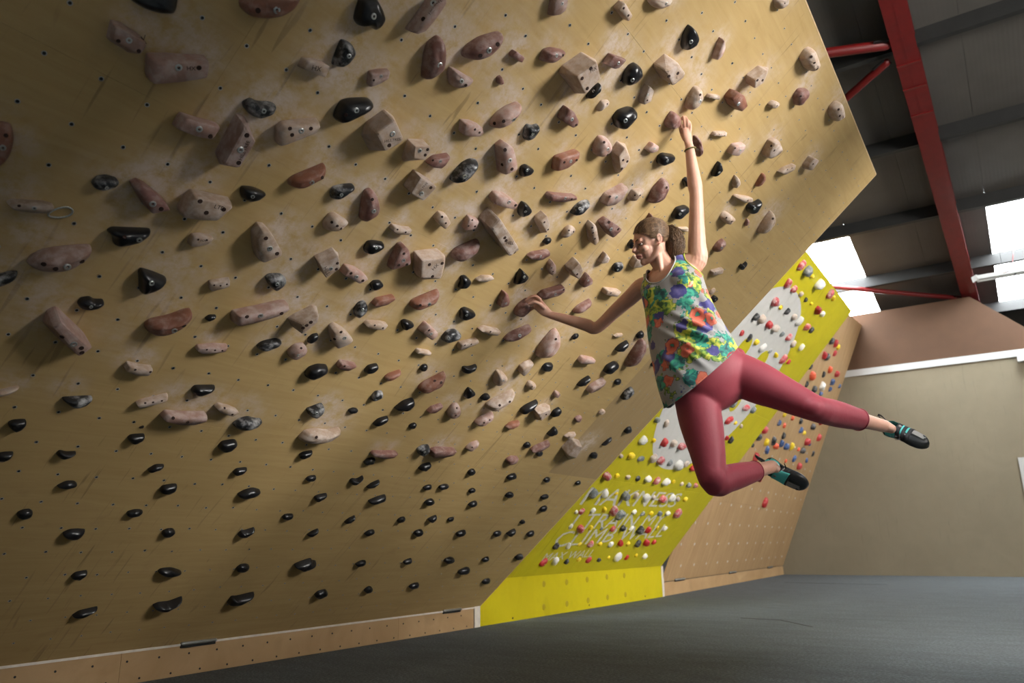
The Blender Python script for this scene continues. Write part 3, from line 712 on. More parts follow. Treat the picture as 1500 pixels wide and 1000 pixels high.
(700, 240): """
P k 60,175 80,145 150,165 222,220 205,250 130,225 65,195 | b 172,210 | h 207,227
T k 32,350 100,285 130,300 225,455 230,475 175,515 140,470 | t 75,360 128,305 225,460 175,510 150,470 | h 148,405 155,420 202,485 | x HILL 150,440 192,440
M k 107,775 130,690 150,700 170,750 165,780 125,788 | b 155,765
M d 135,960 170,920 295,898 305,912 240,950 150,968 | b 230,942
B d 220,240 235,200 265,215 305,262 280,295 240,300 222,270 | b 262,262
M k 368,165 380,150 450,165 540,180 545,200 450,205 375,190 | b 480,188 | h 515,193
W d 505,265 530,225 570,205 620,208 622,235 590,275 530,285 | b 560,245
P k 668,200 690,155 800,120 820,125 790,190 740,218 680,215 | b 760,182 | h 725,180
T d 820,180 840,135 870,140 912,140 905,170 860,210 830,205 | h 862,172 890,172
M d 935,215 960,130 1010,80 1045,95 1050,150 1035,200 970,225 | b 1028,188 | h 1035,130
B d 1062,280 1080,235 1140,232 1165,245 1160,270 1105,310 1065,300 | b 1110,275
T k 305,310 380,280 398,335 380,380 345,382 | t 345,315 382,285 398,335 380,378 | h 365,320 385,360
T d 455,390 470,350 500,333 545,360 520,395 470,408 | h 525,372 500,365
B d 352,425 370,403 408,410 400,440 370,448
T k 590,330 605,305 625,320 658,425 640,450 620,430 | h 628,350 632,378 642,410
M k 650,310 690,285 788,358 730,410 | b 730,358 | h 720,320 770,358
M k 265,498 290,480 395,478 400,500 350,525 275,510 | b 345,507
P k 378,540 395,518 420,550 427,600 405,615 378,580 | h 405,570 412,590
B d 228,568 250,590 290,630 255,660 203,670 210,610 | b 255,620
T k 482,580 545,525 580,580 560,640 500,605 | t 515,590 560,545 580,585 558,635 | h 545,605
M k 560,640 590,590 625,630 628,660 570,675 | b 605,640
M k 322,715 350,690 475,675 480,700 450,722 340,733 | b 425,715 | h 470,690
T k 660,540 690,475 725,515 715,545 | b 712,518
W d 733,560 750,540 800,545 805,570 780,600 740,590 | b 768,580
T k 830,560 850,500 900,505 920,550 890,565
B d 820,440 840,410 870,430 860,470 830,470
M k 925,300 940,265 970,300 965,330 925,330
T k 675,705 685,672 785,700 760,732 | h 730,708
M d 515,810 540,775 625,750 632,770 600,805 530,820
M d 200,800 225,760 270,735 300,760 285,830 250,855 210,840
B d 1118,85 1140,70 1170,90 1165,130 1140,132
T k 1095,345 1155,350 1155,372 1110,365""",
(0, 480): """
P k 1070,110 1080,90 1180,90 1255,103 1245,135 1100,132 | h 1135,120 1180,123 1220,125
T k 677,215 695,180 760,205 840,225 820,262 740,250 | h 742,230 825,242
B d 1047,335 1065,310 1120,318 1190,328 1175,360 1110,380 1060,368
W d 330,375 420,378 517,385 480,430 430,452 375,430
T k 745,405 765,392 925,370 928,398 800,422 755,425 | h 797,413 840,408 888,400
P k 875,480 905,447 1000,470 1138,485 1135,515 1060,530 950,510 | h 950,495 1030,518
T k 1170,425 1195,408 1260,435 1308,465 1275,492 1190,450 | h 1232,440 1275,475
W d 1272,525 1310,495 1360,487 1400,510 1445,520 1430,550 1360,568 1300,560
B d 42,515 70,500 140,502 147,525 120,570 85,583 50,550
B d 0,678 78,680 65,715 0,745 -30,720
B d 305,690 325,665 365,685 425,690 400,715 330,728
B d 697,600 715,580 798,585 790,620 745,648 710,630
B d 1195,655 1215,618 1290,615 1310,640 1280,685 1220,688
B d 812,775 850,745 910,758 880,788 815,798
B d 1275,790 1295,767 1365,772 1330,812 1285,808
B d 310,870 360,838 410,845 432,875 390,888 330,882
B d 875,885 890,860 975,858 970,900 930,925 880,905
B d 1303,910 1340,888 1390,880 1440,908 1420,932 1310,935
T d 0,335 100,318 110,335 60,365 0,385 -20,380 -20,340
B e 762,537 792,553""",
(350, 480): """
W d 95,95 120,72 200,62 245,85 220,115 150,132 110,122
T k 1195,115 1200,72 1310,65 1315,85 | h 1240,95 1275,90
P d 265,120 300,85 350,82 380,120 370,160 310,192 275,165 | b 328,150 | h 342,112
B d 362,245 380,210 430,198 490,215 500,245 460,280 400,293 365,270
M k 530,205 550,170 655,210 600,235 | h 580,210
B d 687,230 705,202 760,198 772,225 740,258 695,252
R d 795,265 820,245 890,237 897,250 860,285 805,290
B e 992,198 1040,243
B d 1222,205 1265,215 1310,205 1300,235 1265,253 1225,245
R d 987,320 1010,295 1130,252 1140,260 1130,325 1060,355 1010,362 988,345 | h 1110,300 1112,325 1075,292
W d 720,385 745,343 790,350 798,385 760,405 725,402
B d 848,445 900,400 960,392 972,420 950,465 905,462
W d 365,440 400,430 455,415 472,440 460,485 425,510 390,490 | b 427,470
B e 598,437 658,472
B d 735,525 760,495 820,488 825,510 790,540 740,538
B e 930,520 977,560
T d 328,595 360,555 420,555 480,575 565,570 570,595 520,630 420,635 335,620 | h 425,600
M k 1025,455 1050,428 1115,420 1110,445 1070,468
P d 1140,465 1165,415 1200,412 1222,450 1215,495 1180,508 1150,490 | h 1195,440 1190,480
P d 1285,515 1320,480 1400,470 1405,495 1360,530 1310,540 | h 1345,520 1375,505
B d 1240,345 1255,320 1303,360 1285,385 1238,392
B e 1320,358 1382,405
M k 717,685 730,670 800,680 875,692 850,715 780,712
W d 972,660 1000,640 1045,645 1052,680 1015,715 985,695 | b 1020,683
M k 1048,700 1045,660 1080,652 1195,675 1180,700 1100,705
P d 1238,660 1265,625 1320,622 1305,660 1265,685 | h 1280,655
B d 327,690 350,675 410,678 400,705 365,725 330,715
B e 685,712 752,752
B e 365,810 430,845
B d 605,830 620,820 650,835 688,813 670,850 640,865 610,855
B d 695,880 725,850 775,838 770,858 740,885
B d 980,775 1000,745 1058,743 1050,775 1020,792
B e 1008,860 1062,892
B e 1092,857 1158,888
B e 1252,772 1303,815
B e 1258,878 1303,910
B e 1255,950 1312,988
B e 1015,937 1078,980
B d 708,945 760,928 810,922 817,950 770,965 715,962
B d 408,920 430,910 492,912 460,945 420,957
B e 1468,808 1500,835
B e 1460,900 1500,937
T k 960,128 975,110 1055,135 1050,155""",
(700, 480): """
T d 40,410 60,395 210,350 205,390 130,440 60,455 42,435 | h 120,425 175,405
T d 88,290 95,225 130,235 170,280 150,315 105,325 | b 140,290
M d 150,715 180,700 230,715 215,745 185,757 155,740
R d 143,540 180,512 240,520 225,545 180,558
P d 330,160 345,90 400,15 435,5 460,90 440,150 390,175 335,168 | h 428,62
B d 745,122 775,90 830,75 833,105 800,138
M d 815,230 840,140 885,60 905,62 918,120 890,200 850,232
B e 865,18 915,65
P k 540,180 565,147 648,178 640,198
T k 222,200 250,182 298,180 270,240 245,263 228,240
B e 350,192 417,243
B d 687,240 700,200 750,185 785,205 760,235 710,255
B d 540,320 565,285 620,268 615,300 570,325
P k 592,348 610,310 695,283 695,310 650,340
B e 745,280 790,318
T d 262,315 280,285 320,310 315,345 285,345 | h 298,322
P d 408,370 420,338 460,365 440,390
W d 782,390 800,345 840,325 865,345 850,375 800,398
B d 228,435 260,415 340,402 310,440 250,475 230,465
T k 307,480 320,445 395,425 402,470 350,513 315,505 | t 335,475 398,450 400,472 350,510 | h 345,495 375,475
B d 398,490 410,450 445,435 468,460 440,490
M e 527,480 573,522
T e 657,445 702,482
B d 380,585 420,537 452,575 430,595 385,590
T d 468,590 500,572 545,580 520,612 480,605 | h 500,598
B e 247,625 293,665
M k 283,665 310,645 398,628 395,648 330,675
B e 317,675 362,708
T k 485,705 530,630 555,615 580,650 545,720 500,728 | t 495,700 545,645 575,655 540,715
B d 677,640 710,612 740,603 735,625 690,650
B e 800,543 850,583
B e 612,683 660,722
B e 155,800 218,835
B e 358,818 400,852
B e 532,838 570,865
B e 147,900 200,937
B e 343,915 392,942
B e 945,188 972,215
B d 1032,438 1060,410 1090,400 1080,425 1040,442
T k 742,40 760,30 798,35 790,48 750,48
B d 512,50 530,30 560,38 545,62 518,65""",
(0, 733): """
B e 90,45 182,110
B e 692,47 790,97
B e 342,155 473,220
B e 887,150 965,212
B d 1303,190 1320,160 1350,165 1400,150 1395,180 1350,207 1310,200
B d 385,430 410,390 483,382 465,420 430,445
B d 862,390 880,370 940,370 1005,405 990,423 890,415
B e 1293,347 1370,400
B d 395,645 430,600 480,592 545,582 500,625 430,652
B d 837,575 870,555 930,565 1010,533 985,575 930,613 860,600
B d 1247,578 1265,515 1300,525 1405,512 1390,545 1310,575""",
(350, 733): """
B d 370,190 400,165 440,155 430,190 395,207
B d 233,95 250,72 302,78 295,105 260,108
B d 578,128 600,95 640,83 642,105 610,130
B e 867,88 918,125
B d 1030,100 1060,85 1088,82 1085,110 1060,130
B e 1143,92 1183,118
B e 685,160 750,195
B e 955,158 1015,202
B e 1187,163 1253,200
B d 300,350 330,335 400,320 405,340 440,355 410,385 350,390 320,365
B e 637,327 700,367
B e 900,318 955,353
B e 1122,310 1190,348
B e 1330,308 1378,340
B e 1200,367 1272,410
B e 1333,428 1383,460
B d 412,520 430,495 475,488 495,515 470,538 425,540
B e 685,468 740,513
B e 930,452 993,488""",
(700, 733): """
B e 85,165 133,200
B d 150,180 180,162 208,157 205,185 180,208
B e 227,105 260,132
B e 265,165 315,202
B e 200,292 253,330
B e 337,28 385,62""",
}
COLW = dict(B='glossy black', W='chalky black', T='tan', P='dusty pink', M='maroon', R='red-brown')
def chaikin(P, it, c=.25):
    P = np.asarray(P, float)
    for _ in range(it):
        Q = np.roll(P, -1, 0); P = np.stack([P*(1-c)+Q*c, P*c+Q*(1-c)], 1).reshape(-1, 2)
    return P
def area(P): x, y = P[:, 0], P[:, 1]; return .5*abs(np.dot(x, np.roll(y, -1))-np.dot(y, np.roll(x, -1)))
BOLT = None
def bolt_mesh():
    seg = 12; V = []; Fc = []; pr = [(1, -.3), (1, .12), (.85, .22), (.5, .22), (.42, .0)]
    for r, z in pr: V += [(r*math.cos(2*math.pi*i/seg), r*math.sin(2*math.pi*i/seg), z) for i in range(seg)]
    for k in range(len(pr)-1): Fc += [(k*seg+i, k*seg+(i+1) % seg, (k+1)*seg+(i+1) % seg, (k+1)*seg+i) for i in range(seg)]
    Fc.append(tuple(range((len(pr)-1)*seg, len(pr)*seg))); me = mesh('bolt', V, Fc); me.materials.append(M['metal']); me.materials.append(M['dark']); me.polygons[-1].material_index = 1
    return me
BOLT = bolt_mesh(); HOLE = cyl('screw_hole', 1, .25, 10, .85); HOLE.materials.append(M['hole'])
def local_dirs(W, c):
    """image vectors of 1 m along u, v, n at wall point c=(u,v)"""
    P = np.array([W.pt(*c), W.pt(c[0]+.01, c[1]), W.pt(c[0], c[1]+.01), W.pt(c[0], c[1], .01)]); q = proj(P)
    return (q[1:]-q[0])/.01
def rings_mesh(Q, D, kind, lift):
    """Q outline about 0 in wall metres; dome or chamfered block of height D"""
    if kind == 'k': prof = [(1, -.004), (1, .10), (.985, .55), (.93, .88), (.84, 1.0)]
    else: prof = [(1, -.004), (1.0, .12), (.965, .38), (.87, .66), (.70, .86), (.46, .97), (.2, 1.0)]
    n = len(Q); V = []; Fc = []
    for s, h in prof:
        off = lift*h*(1-.3*h)
        for i, q in enumerate(Q):
            w = h*D if h > 0 else h
            if h > .3: w *= 1+.04*math.sin(3.1*i/n*6.28+lift[0]*90)*(1 if kind == 'd' else .3)
            V.append((q[0]*s+off[0], q[1]*s+off[1], w))
    for k in range(len(prof)-1): Fc += [(k*n+i, k*n+(i+1) % n, (k+1)*n+(i+1) % n, (k+1)*n+i) for i in range(n)]
    Fc.append(tuple(range((len(prof)-1)*n, len(prof)*n))); Fc.append(tuple(range(n))[::-1])
    return V, Fc
def hull_mesh(base, top, D, bev):
    bm = bmesh.new()
    for p in base: bm.verts.new((p[0], p[1], -.003))
    for p in top: bm.verts.new((p[0], p[1], D))
    r = bmesh.ops.convex_hull(bm, input=bm.verts)
    bmesh.ops.delete(bm, geom=[g for g in r['geom_interior'] if isinstance(g, bmesh.types.BMVert)], context='VERTS')
    bmesh.ops.dissolve_limit(bm, angle_limit=.12, verts=bm.verts, edges=bm.edges)
    ed = [e for e in bm.edges if max(v.co.z for v in e.verts) > 0]
    bmesh.ops.bevel(bm, geom=ed, offset=bev, segments=2, profile=.6, affect='EDGES', clamp_overlap=True)
    bmesh.ops.recalc_face_normals(bm, faces=bm.faces)
    me = bpy.data.meshes.new('climbing_hold'); bm.to_mesh(me); bm.free(); return me
ALLH = []
def add_hold(W, px, kind, mat, cname, top=None, bolts=(), holes=(), txt=None, far=False):
    px = np.asarray(px, float); lo, hi = px.min(0), px.max(0); cpx = (lo+hi)/2; wpx, hpx = hi-lo
    c = W.uv(*cpx); J = local_dirs(W, c); A = np.array([J[0], J[1]]).T           # px = A @ (du,dv)
    Ai = np.linalg.inv(A); e = J[2]
    size = math.sqrt(wpx*hpx)/math.sqrt(max(1e-6, (np.linalg.norm(J[0])**2+np.linalg.norm(J[1])**2+np.linalg.norm(J[2])**2)/3))
    D = size*(.50 if top is not None else .42 if kind == 'd' else .40)
    D = min(max(D, .012), .11 if top is not None else .075)
    L0 = None
    if top is not None:
        uvb = np.array([W.uv(*p) for p in px]); uvt = np.array([W.uv(*p, D) for p in np.asarray(top, float)])
        uvb = np.vstack([uvb]); c = uvb.mean(0)
        ct = uvt.mean(0); far_ = np.array([np.min(np.linalg.norm(uvt-b, axis=1)) for b in uvb])
        # outline corners that are really front-face corners do not touch the board
        pt = np.asarray(top, float); keep = [i for i in range(len(px)) if np.min(np.linalg.norm(pt-px[i], axis=1)) > 6.0/S*1.6]
        foot = [uvb[i]-c for i in keep]+[(q-ct)*1.02+ct-c for q in uvt]
        me = hull_mesh(foot, uvt-c, D, size*.05); sm = False
    else:
        eh = e/np.linalg.norm(e); ext = px@eh; L = ext.max()-ext.min(); Lp = np.linalg.norm(e)*D*.8
        if Lp > .55*L: D *= .55*L/Lp; Lp = .55*L
        f = (L-Lp)/L; rel = px-cpx; al = rel@eh
        q = rel+np.outer(al*(f-1), eh)                                            # footprint seen on the board
        q = q - eh*Lp*.5
        if kind == 'd': q = chaikin(chaikin(q, 1, .17), 1, .22)
        else: q = chaikin(chaikin(q, 1, .09), 1, .2)
        Q = (Ai@q.T).T
        cc = Q.mean(0); c = np.array(c)+cc; Q = Q-cc
        lift = np.array([RNG.uniform(-.12, .12), RNG.uniform(-.02, .2)])*size*.5
        V, Fc = rings_mesh(Q, D, kind, lift); me = fixn(mesh('climbing_hold', V, Fc)); sm = True
    if sm:
        for p in me.polygons: p.use_smooth = True
        if kind == 'k': me.shade_smooth() if False else None
    o = empty_or = None
    o = link('climbing_hold', me, mat); mw = W.mat().copy(); loc = W.pt(c[0], c[1]); mw.translation = Vector(loc); o.matrix_world = mw
    # parts sit on the real surface
    if bolts or holes or txt:
        bv = BVHTree.FromPolygons([v.co.copy() for v in me.vertices], [tuple(p.vertices) for p in me.polygons]); mi = mw.inverted()
        oc = mi @ Vector(CAM); m3 = mi.to_3x3()
        def surf(p):
            d = (m3 @ Vector(ray(*p))).normalized(); h = bv.ray_cast(oc, d)
            if h[0] is None: return None, None
            nn = h[1]; nn = nn if nn.z > 0 else -nn
            return h[0], (nn+Vector((0, 0, .5))).normalized()
        def place(nm, msh, p, sc):
            h, nn = surf(p)
            if h is None: return
            link(nm, msh, None, o, Matrix.Translation(h) @ nn.to_track_quat('Z', 'Y').to_matrix().to_4x4() @ Matrix.Scale(sc, 4))
        for p in bolts: place('bolt', BOLT, p, min(.0115, max(.0055, size*.075)))
        for p in holes: place('screw_hole', HOLE, p, min(.0085, max(.0035, size*.055)))
        if txt:
            a, na = surf(txt[1]); b, nb = surf(txt[2])
            if a is not None and b is not None:
                tm = text_mesh(txt[0]); xs = [v.co.x for v in tm.vertices]; wd_ = max(xs)-min(xs); x = b-a; n_ = (na+nb).normalized(); x0 = x.normalized(); y0 = n_.cross(x0).normalized(); n_ = x0.cross(y0)
                s = x.length/wd_; s_y = max(s, .010)
                mm = Matrix((( x0.x*s, y0.x*s_y, n_.x, a.x+n_.x*.0016), (x0.y*s, y0.y*s_y, n_.y, a.y+n_.y*.0016), (x0.z*s, y0.z*s_y, n_.z, a.z+n_.z*.0016), (0, 0, 0, 1)))
                tm.materials.append(M['ink']); link('lettering', tm, None, o, mm)
    asp = max(np.ptp(Q, 0))/max(1e-4, min(np.ptp(Q, 0))) if sm else 1.2
    npt = len(px)
    if top is not None: shp = 'faceted block'
    elif kind == 'k': shp = 'bar' if asp > 2.1 else 'wedge' if npt <= 5 else 'slab'
    else: shp = 'long lump' if asp > 2.2 else 'oval knob' if asp > 1.4 else 'round knob'
    big = math.sqrt(wpx*hpx); sz = 'very large' if big > 60 else 'large' if big > 38 else 'mid-size' if big > 24 else 'small' if big > 14 else 'tiny'
    if far: sz = 'larger' if big > 13 else 'small' if big > 8.5 else 'tiny'
    ALLH.append(dict(o=o, W=W, c=np.array(c), px=cpx, big=big, d='%s %s %s' % (sz, cname, shp), size=size))
    return o
def ell_poly(x0, y0, x1, y1, n=8):
    c = np.array([(x0+x1)/2, (y0+y1)/2]); t = np.linspace(0, 2*math.pi, n+1)[:-1]+RNG.uniform(0, .7); r = 1+RNG.uniform(-.13, .13, n)
    a = -.35; x = np.cos(t)*r; y = np.sin(t)*r*.86
    q = np.stack([x*math.cos(a)-y*math.sin(a), x*math.sin(a)+y*math.cos(a)], 1); q = (q-q.min(0))/(np.ptp(q, 0))-.5
    return c+q*[x1-x0, y1-y0]
def pairs(s): return [tuple(float(v) for v in t.split(',')) for t in s.split()]
for (ox, oy), txt in HOLDS.items():
    for line in txt.strip().split('\n'):
        parts = [p.strip() for p in line.split('|')]; h = parts[0].split(None, 2); col, kind = h[0], h[1]
        cv_ = lambda ps: [(ox+x/S, oy+y/S) for x, y in ps]
        P = cv_(pairs(h[2])); ex = dict(top=None, bolts=(), holes=(), txt=None)
        if kind == 'e': P = ell_poly(*P[0], *P[1]); kind = 'd'
        for p in parts[1:]:
            k, r = p.split(None, 1)
            if k == 'b': ex['bolts'] = cv_(pairs(r))
            elif k == 'h': ex['holes'] = cv_(pairs(r))
            elif k == 't': ex['top'] = cv_(pairs(r))
            elif k == 'x': a = r.split(); pp = cv_(pairs(' '.join(a[1:]))); ex['txt'] = (a[0], pp[0], pp[1])
        add_hold(MAIN, P, kind, M[col], COLW[col], **ex)
NMAIN = len(ALLH)
# chalk rubbed on the plywood round the well used holds
chalk = []
for i, h in enumerate(ALLH):
    if h['big'] > 22 and 'glossy' not in h['d'] or h['big'] > 45:
        s = h['size']
        for k in range(3): chalk.append((h['c'][0]+RNG.uniform(-.8, .8)*s, h['c'][1]+s*RNG.uniform(.1, .75), s*RNG.uniform(.35, .7), RNG.uniform(.25, .6)))
build_main_sheets(chalk)
# ---- small holds of the yellow and bare wood boards: colour + box in the photograph
CN = dict(r='red', k='chalky red', y='yellow', b='black', g='grey', w='white', u='blue', o='orange', t='tan')
FAR = [
(YEL, 780, 690, 5.357, """k538,5,628,72 y640,12,685,55 t722,30,775,65 b800,35,852,75 w875,30,938,90 k940,38,1005,108 w1008,50,1085,115 y1085,65,1125,95 t1150,82,1190,115 g1198,88,1252,128 k1258,88,1302,132
g428,138,525,208 w525,150,610,200 y638,160,672,190 g690,150,770,235 t780,165,840,215 w845,180,935,238 t930,185,970,225 k982,185,1060,250 w1060,175,1125,240 t1122,195,1160,240 y1178,200,1222,240
w325,300,360,335 k355,290,415,340 w440,288,505,325 y535,282,590,318 k595,270,680,350 g640,300,735,385 w768,300,825,335 g835,315,888,348 y912,308,948,350 g975,305,1018,355 w1035,310,1085,350 k1098,290,1178,368
w278,410,322,448 k345,415,408,490 y430,425,482,460 g525,432,555,465 k605,420,650,480 b675,420,738,470 w750,425,800,465 b808,420,875,502 r875,430,935,488 y962,428,995,460 w1015,425,1060,470
b152,555,212,615 w260,548,298,620 y350,552,385,590 k425,538,482,600 y510,550,548,588 w590,545,635,600 r662,532,715,592 y728,550,770,588 b798,530,852,602 r862,532,925,588 r932,530,972,580
r48,675,120,750 w140,675,215,735 b238,685,290,728 y340,675,385,710 r410,670,468,720 b505,672,537,718 y582,660,612,692 w628,635,708,708 r720,650,758,700 y795,645,832,670 w855,640,905,690"""),
(YEL, 1040, 360, 4.1667, """k523,85,592,150 g555,122,635,185 y608,168,638,200 w632,195,705,270 k447,195,505,258 k488,237,535,287 k700,265,765,320 y735,302,770,335 t535,278,575,308 b567,312,600,342 y607,340,630,365 k367,312,428,370 y415,360,445,390 b448,375,492,422 r632,365,685,418 w665,398,708,432 b252,405,305,458 t280,420,350,470 t490,412,535,455 w510,432,580,485 r335,452,387,510 k560,472,620,515 b595,495,642,530 t380,470,420,535 g420,520,460,552 k457,530,503,582 r175,513,212,550 b217,535,262,588 y262,567,303,608 w295,590,345,650 w528,600,587,635 t490,570,527,625 g347,628,382,655 y385,648,418,685 k417,658,475,720 r460,690,497,722 b375,745,395,765"""),
(YEL, 700, 480, 3.745, """k1345,380,1380,408 g1372,388,1430,435 k1452,415,1490,460 g1488,430,1530,468 r1355,478,1398,535 y1400,510,1425,532 t1432,525,1455,552 r1350,590,1380,618 b1370,590,1405,637 g962,488,1003,523 t1012,508,1055,540 y948,605,980,628 r998,600,1045,655 t1050,612,1098,655 k1090,628,1145,672 w875,590,935,640 y815,682,865,720 g868,702,918,730 t932,690,990,740 k975,705,1030,752 g1030,722,1075,755 w1072,722,1130,785 t1125,725,1160,768 r1160,750,1195,790 t770,690,800,715"""),
(WOOD, 1040, 360, 4.1667, """b723,560,765,600 r748,577,790,615 y765,605,800,630 r748,635,777,675 r680,645,720,690 b692,657,738,697 o720,730,748,780 r757,762,795,800 b680,765,708,803 o605,765,650,820 b592,715,630,753 u728,812,768,848 b573,828,608,858 b620,850,655,900 w662,830,710,880 u720,860,748,888 u780,842,803,868 u662,888,692,915"""),
(WOOD, 1100, 580, 5.357, """y245,125,285,162 o312,155,345,190 b375,170,410,220 u200,190,245,228 o245,210,280,248 r82,235,140,295 u372,240,412,290 y405,270,435,305 b462,215,515,262 r532,190,565,228 r510,295,558,352 b235,285,280,332 b35,295,95,345 b155,318,205,385 y95,335,150,385 o170,365,225,415 u220,340,262,402 u250,370,308,418 y300,365,345,425 r418,325,470,390 u445,360,475,388 o360,400,388,432 b382,400,435,450 u103,395,152,450 b472,428,502,475 u315,468,365,512 u418,490,455,515 r358,515,402,580 o262,490,285,525 r0,455,80,500 b0,370,30,402 r52,635,90,670 r72,810,150,857"""),
]
def far_hold(W, x0, y0, x1, y1, mat, cname):
    """a roundish knob standing well out from the board, fitted to the seen box"""
    cpx = np.array([(x0+x1)/2, (y0+y1)/2]); n = int(RNG.integers(5, 9)); t = np.linspace(0, 2*math.pi, n+1)[:-1]+RNG.uniform(-.25, .25, n); r = 1+RNG.uniform(-.22, .22, n); el = RNG.uniform(.6, 1.0)
    a = RNG.uniform(0, 3.14); q0 = np.stack([np.cos(t)*r, np.sin(t)*r*el], 1); q0 = chaikin(q0@np.array([[math.cos(a), -math.sin(a)], [math.sin(a), math.cos(a)]]), 1, .22)
    c = np.array(W.uv(*cpx)); s = .05; D = None; dk = RNG.uniform(.6, .95)
    lift = np.array([RNG.uniform(-.3, .3), RNG.uniform(-.2, .5)])
    for it in range(5):
        D = s*dk
        V, Fc = rings_mesh(q0*s, D, 'd', lift*s*.5)
        q = proj(np.array([W.pt(c[0]+v[0], c[1]+v[1], v[2]) for v in V])); lo, hi = q.min(0), q.max(0); w, h = hi-lo
        s *= .5*((x1-x0)/w+(y1-y0)/h)
        dd = cpx-(lo+hi)/2; J = local_dirs(W, c); c = c+np.linalg.solve(np.array([J[0], J[1]]).T, dd)*.9
    me = fixn(mesh('climbing_hold', *rings_mesh(q0*s, D, 'd', lift*s*.5), True))
    o = link('climbing_hold', me, mat); mw = W.mat().copy(); mw.translation = Vector(W.pt(*c)); o.matrix_world = mw
    big = math.sqrt((x1-x0)*(y1-y0)); sz = 'larger' if big > 13.5 else 'small' if big > 9 else 'tiny'
    if big > 9: link('bolt', BOLT, None, o, Matrix.Translation((lift[0]*s*.3, lift[1]*s*.3, D*1.0)) @ Matrix.Scale(.008, 4))
    ALLH.append(dict(o=o, W=W, c=c, px=cpx, big=big, d='%s %s knob' % (sz, cname), size=s))
for W, ox, oy, sc, txt in FAR:
    for t in txt.split():
        v = [float(x) for x in t[1:].split(',')]
        far_hold(W, ox+v[0]/sc, oy+v[1]/sc, ox+v[2]/sc, oy+v[3]/sc, M['s'+t[0]], CN[t[0]])
# ---- the 300 that show largest stay single things; the smallest rest is one field
ALLH.sort(key=lambda h: -h['big'])
fs_ = Soup(); fmats = []; fidx = []
for h in ALLH[300:]:
    o = h['o']; mt = o.data.materials[0]
    if mt not in fmats: fmats.append(mt)
    mw = o.matrix_world; fs_.add(([tuple(mw @ v.co) for v in o.data.vertices], [tuple(p.vertices) for p in o.data.polygons])); fidx += [fmats.index(mt)]*len(o.data.polygons)
    for c in list(o.children): bpy.data.objects.remove(c)
    bpy.data.objects.remove(o)
me = fs_.mesh('small_hold_field', True)
for mt in fmats: me.materials.append(mt)
me.polygons.foreach_set('material_index', fidx)
tag(link('small_hold_field', me), 'many tiny knobs scattered over the yellow, bare wood and plywood boards', 'climbing holds', None, 'stuff')
ALLH = ALLH[:300]
# ---- labels: look first, then the part of the board, then the place among look-alikes there
ORD = ['first', 'second', 'third', 'fourth', 'fifth', 'sixth', 'seventh', 'eighth', 'ninth', 'tenth', 'eleventh', 'twelfth']
def cell(h):
    x, y = h['px']
    if h['W'] is MAIN:
        a = 'top' if y < 170 else 'upper' if y < 340 else 'middle' if y < 520 else 'lower' if y < 700 else 'bottom'
        b = 'far left' if x < 230 else 'left' if x < 460 else 'centre' if x < 700 else 'right' if x < 930 else 'far right'
        return '%s %s of the plywood overhang' % (a, b)
    if h['W'] is YEL:
        if y < 600: return 'upper part of the yellow board'
        if y < 702: return 'middle part of the yellow board'
        i = min(5, max(0, int((y-702+ (x-900)*.02)/18.0)))
        return ['top lettering row', 'second row', 'third row', 'fourth row', 'fifth row', 'lowest row'][i]+' of the yellow board'
    return ('upper' if y < 590 else 'middle' if y < 650 else 'lower')+' part of the bare wood board'
from collections import defaultdict
grp = defaultdict(list); tot = defaultdict(list)
for h in ALLH: h['cell'] = cell(h); grp[(h['d'], h['cell'])].append(h); tot[(h['d'], id(h['W']))].append(h)
for (d, ce), L in grp.items():
    L.sort(key=lambda h: h['px'][0])
    for i, h in enumerate(L):
        if len(L) == 1: lab = '%s hold, %s' % (d, ce)
        elif i == 0: lab = 'leftmost %s hold, %s' % (d, ce)
        elif i == len(L)-1: lab = 'rightmost %s hold, %s' % (d, ce)
        else: lab = '%s from left %s hold, %s' % (ORD[i], d, ce)
        g = {id(MAIN): 'holds on the plywood overhang', id(YEL): 'holds on the yellow board', id(WOOD): 'holds on the bare wood board'}[id(h['W'])]
        tag(h['o'], lab, 'climbing hold', g)
# lowercase helper objects: the carabiner hung at the left rail
cu_, cv2 = MAIN.uv(88, 310)
crb = []
for t in np.linspace(0, 2*math.pi, 25)[:-1]: crb.append((.017*math.sin(t)*(1+.25*math.cos(t)), .034*math.cos(t), 0))
s = Soup()
for i in range(24): s.tube([crb[i], crb[(i+1) % 24]], [.0032, .0032], n=2, seg=6, cap=1)
cb = link('carabiner', s.mesh('carabiner'), M['metal']); mw = MAIN.mat().copy(); mw.translation = Vector(MAIN.pt(cu_, cv2, .006)); cb.matrix_world = mw @ Matrix.Rotation(-.9, 4, 'Z')
tag(cb, 'small metal carabiner lying at the right end of the tan rail hold', 'carabiner')
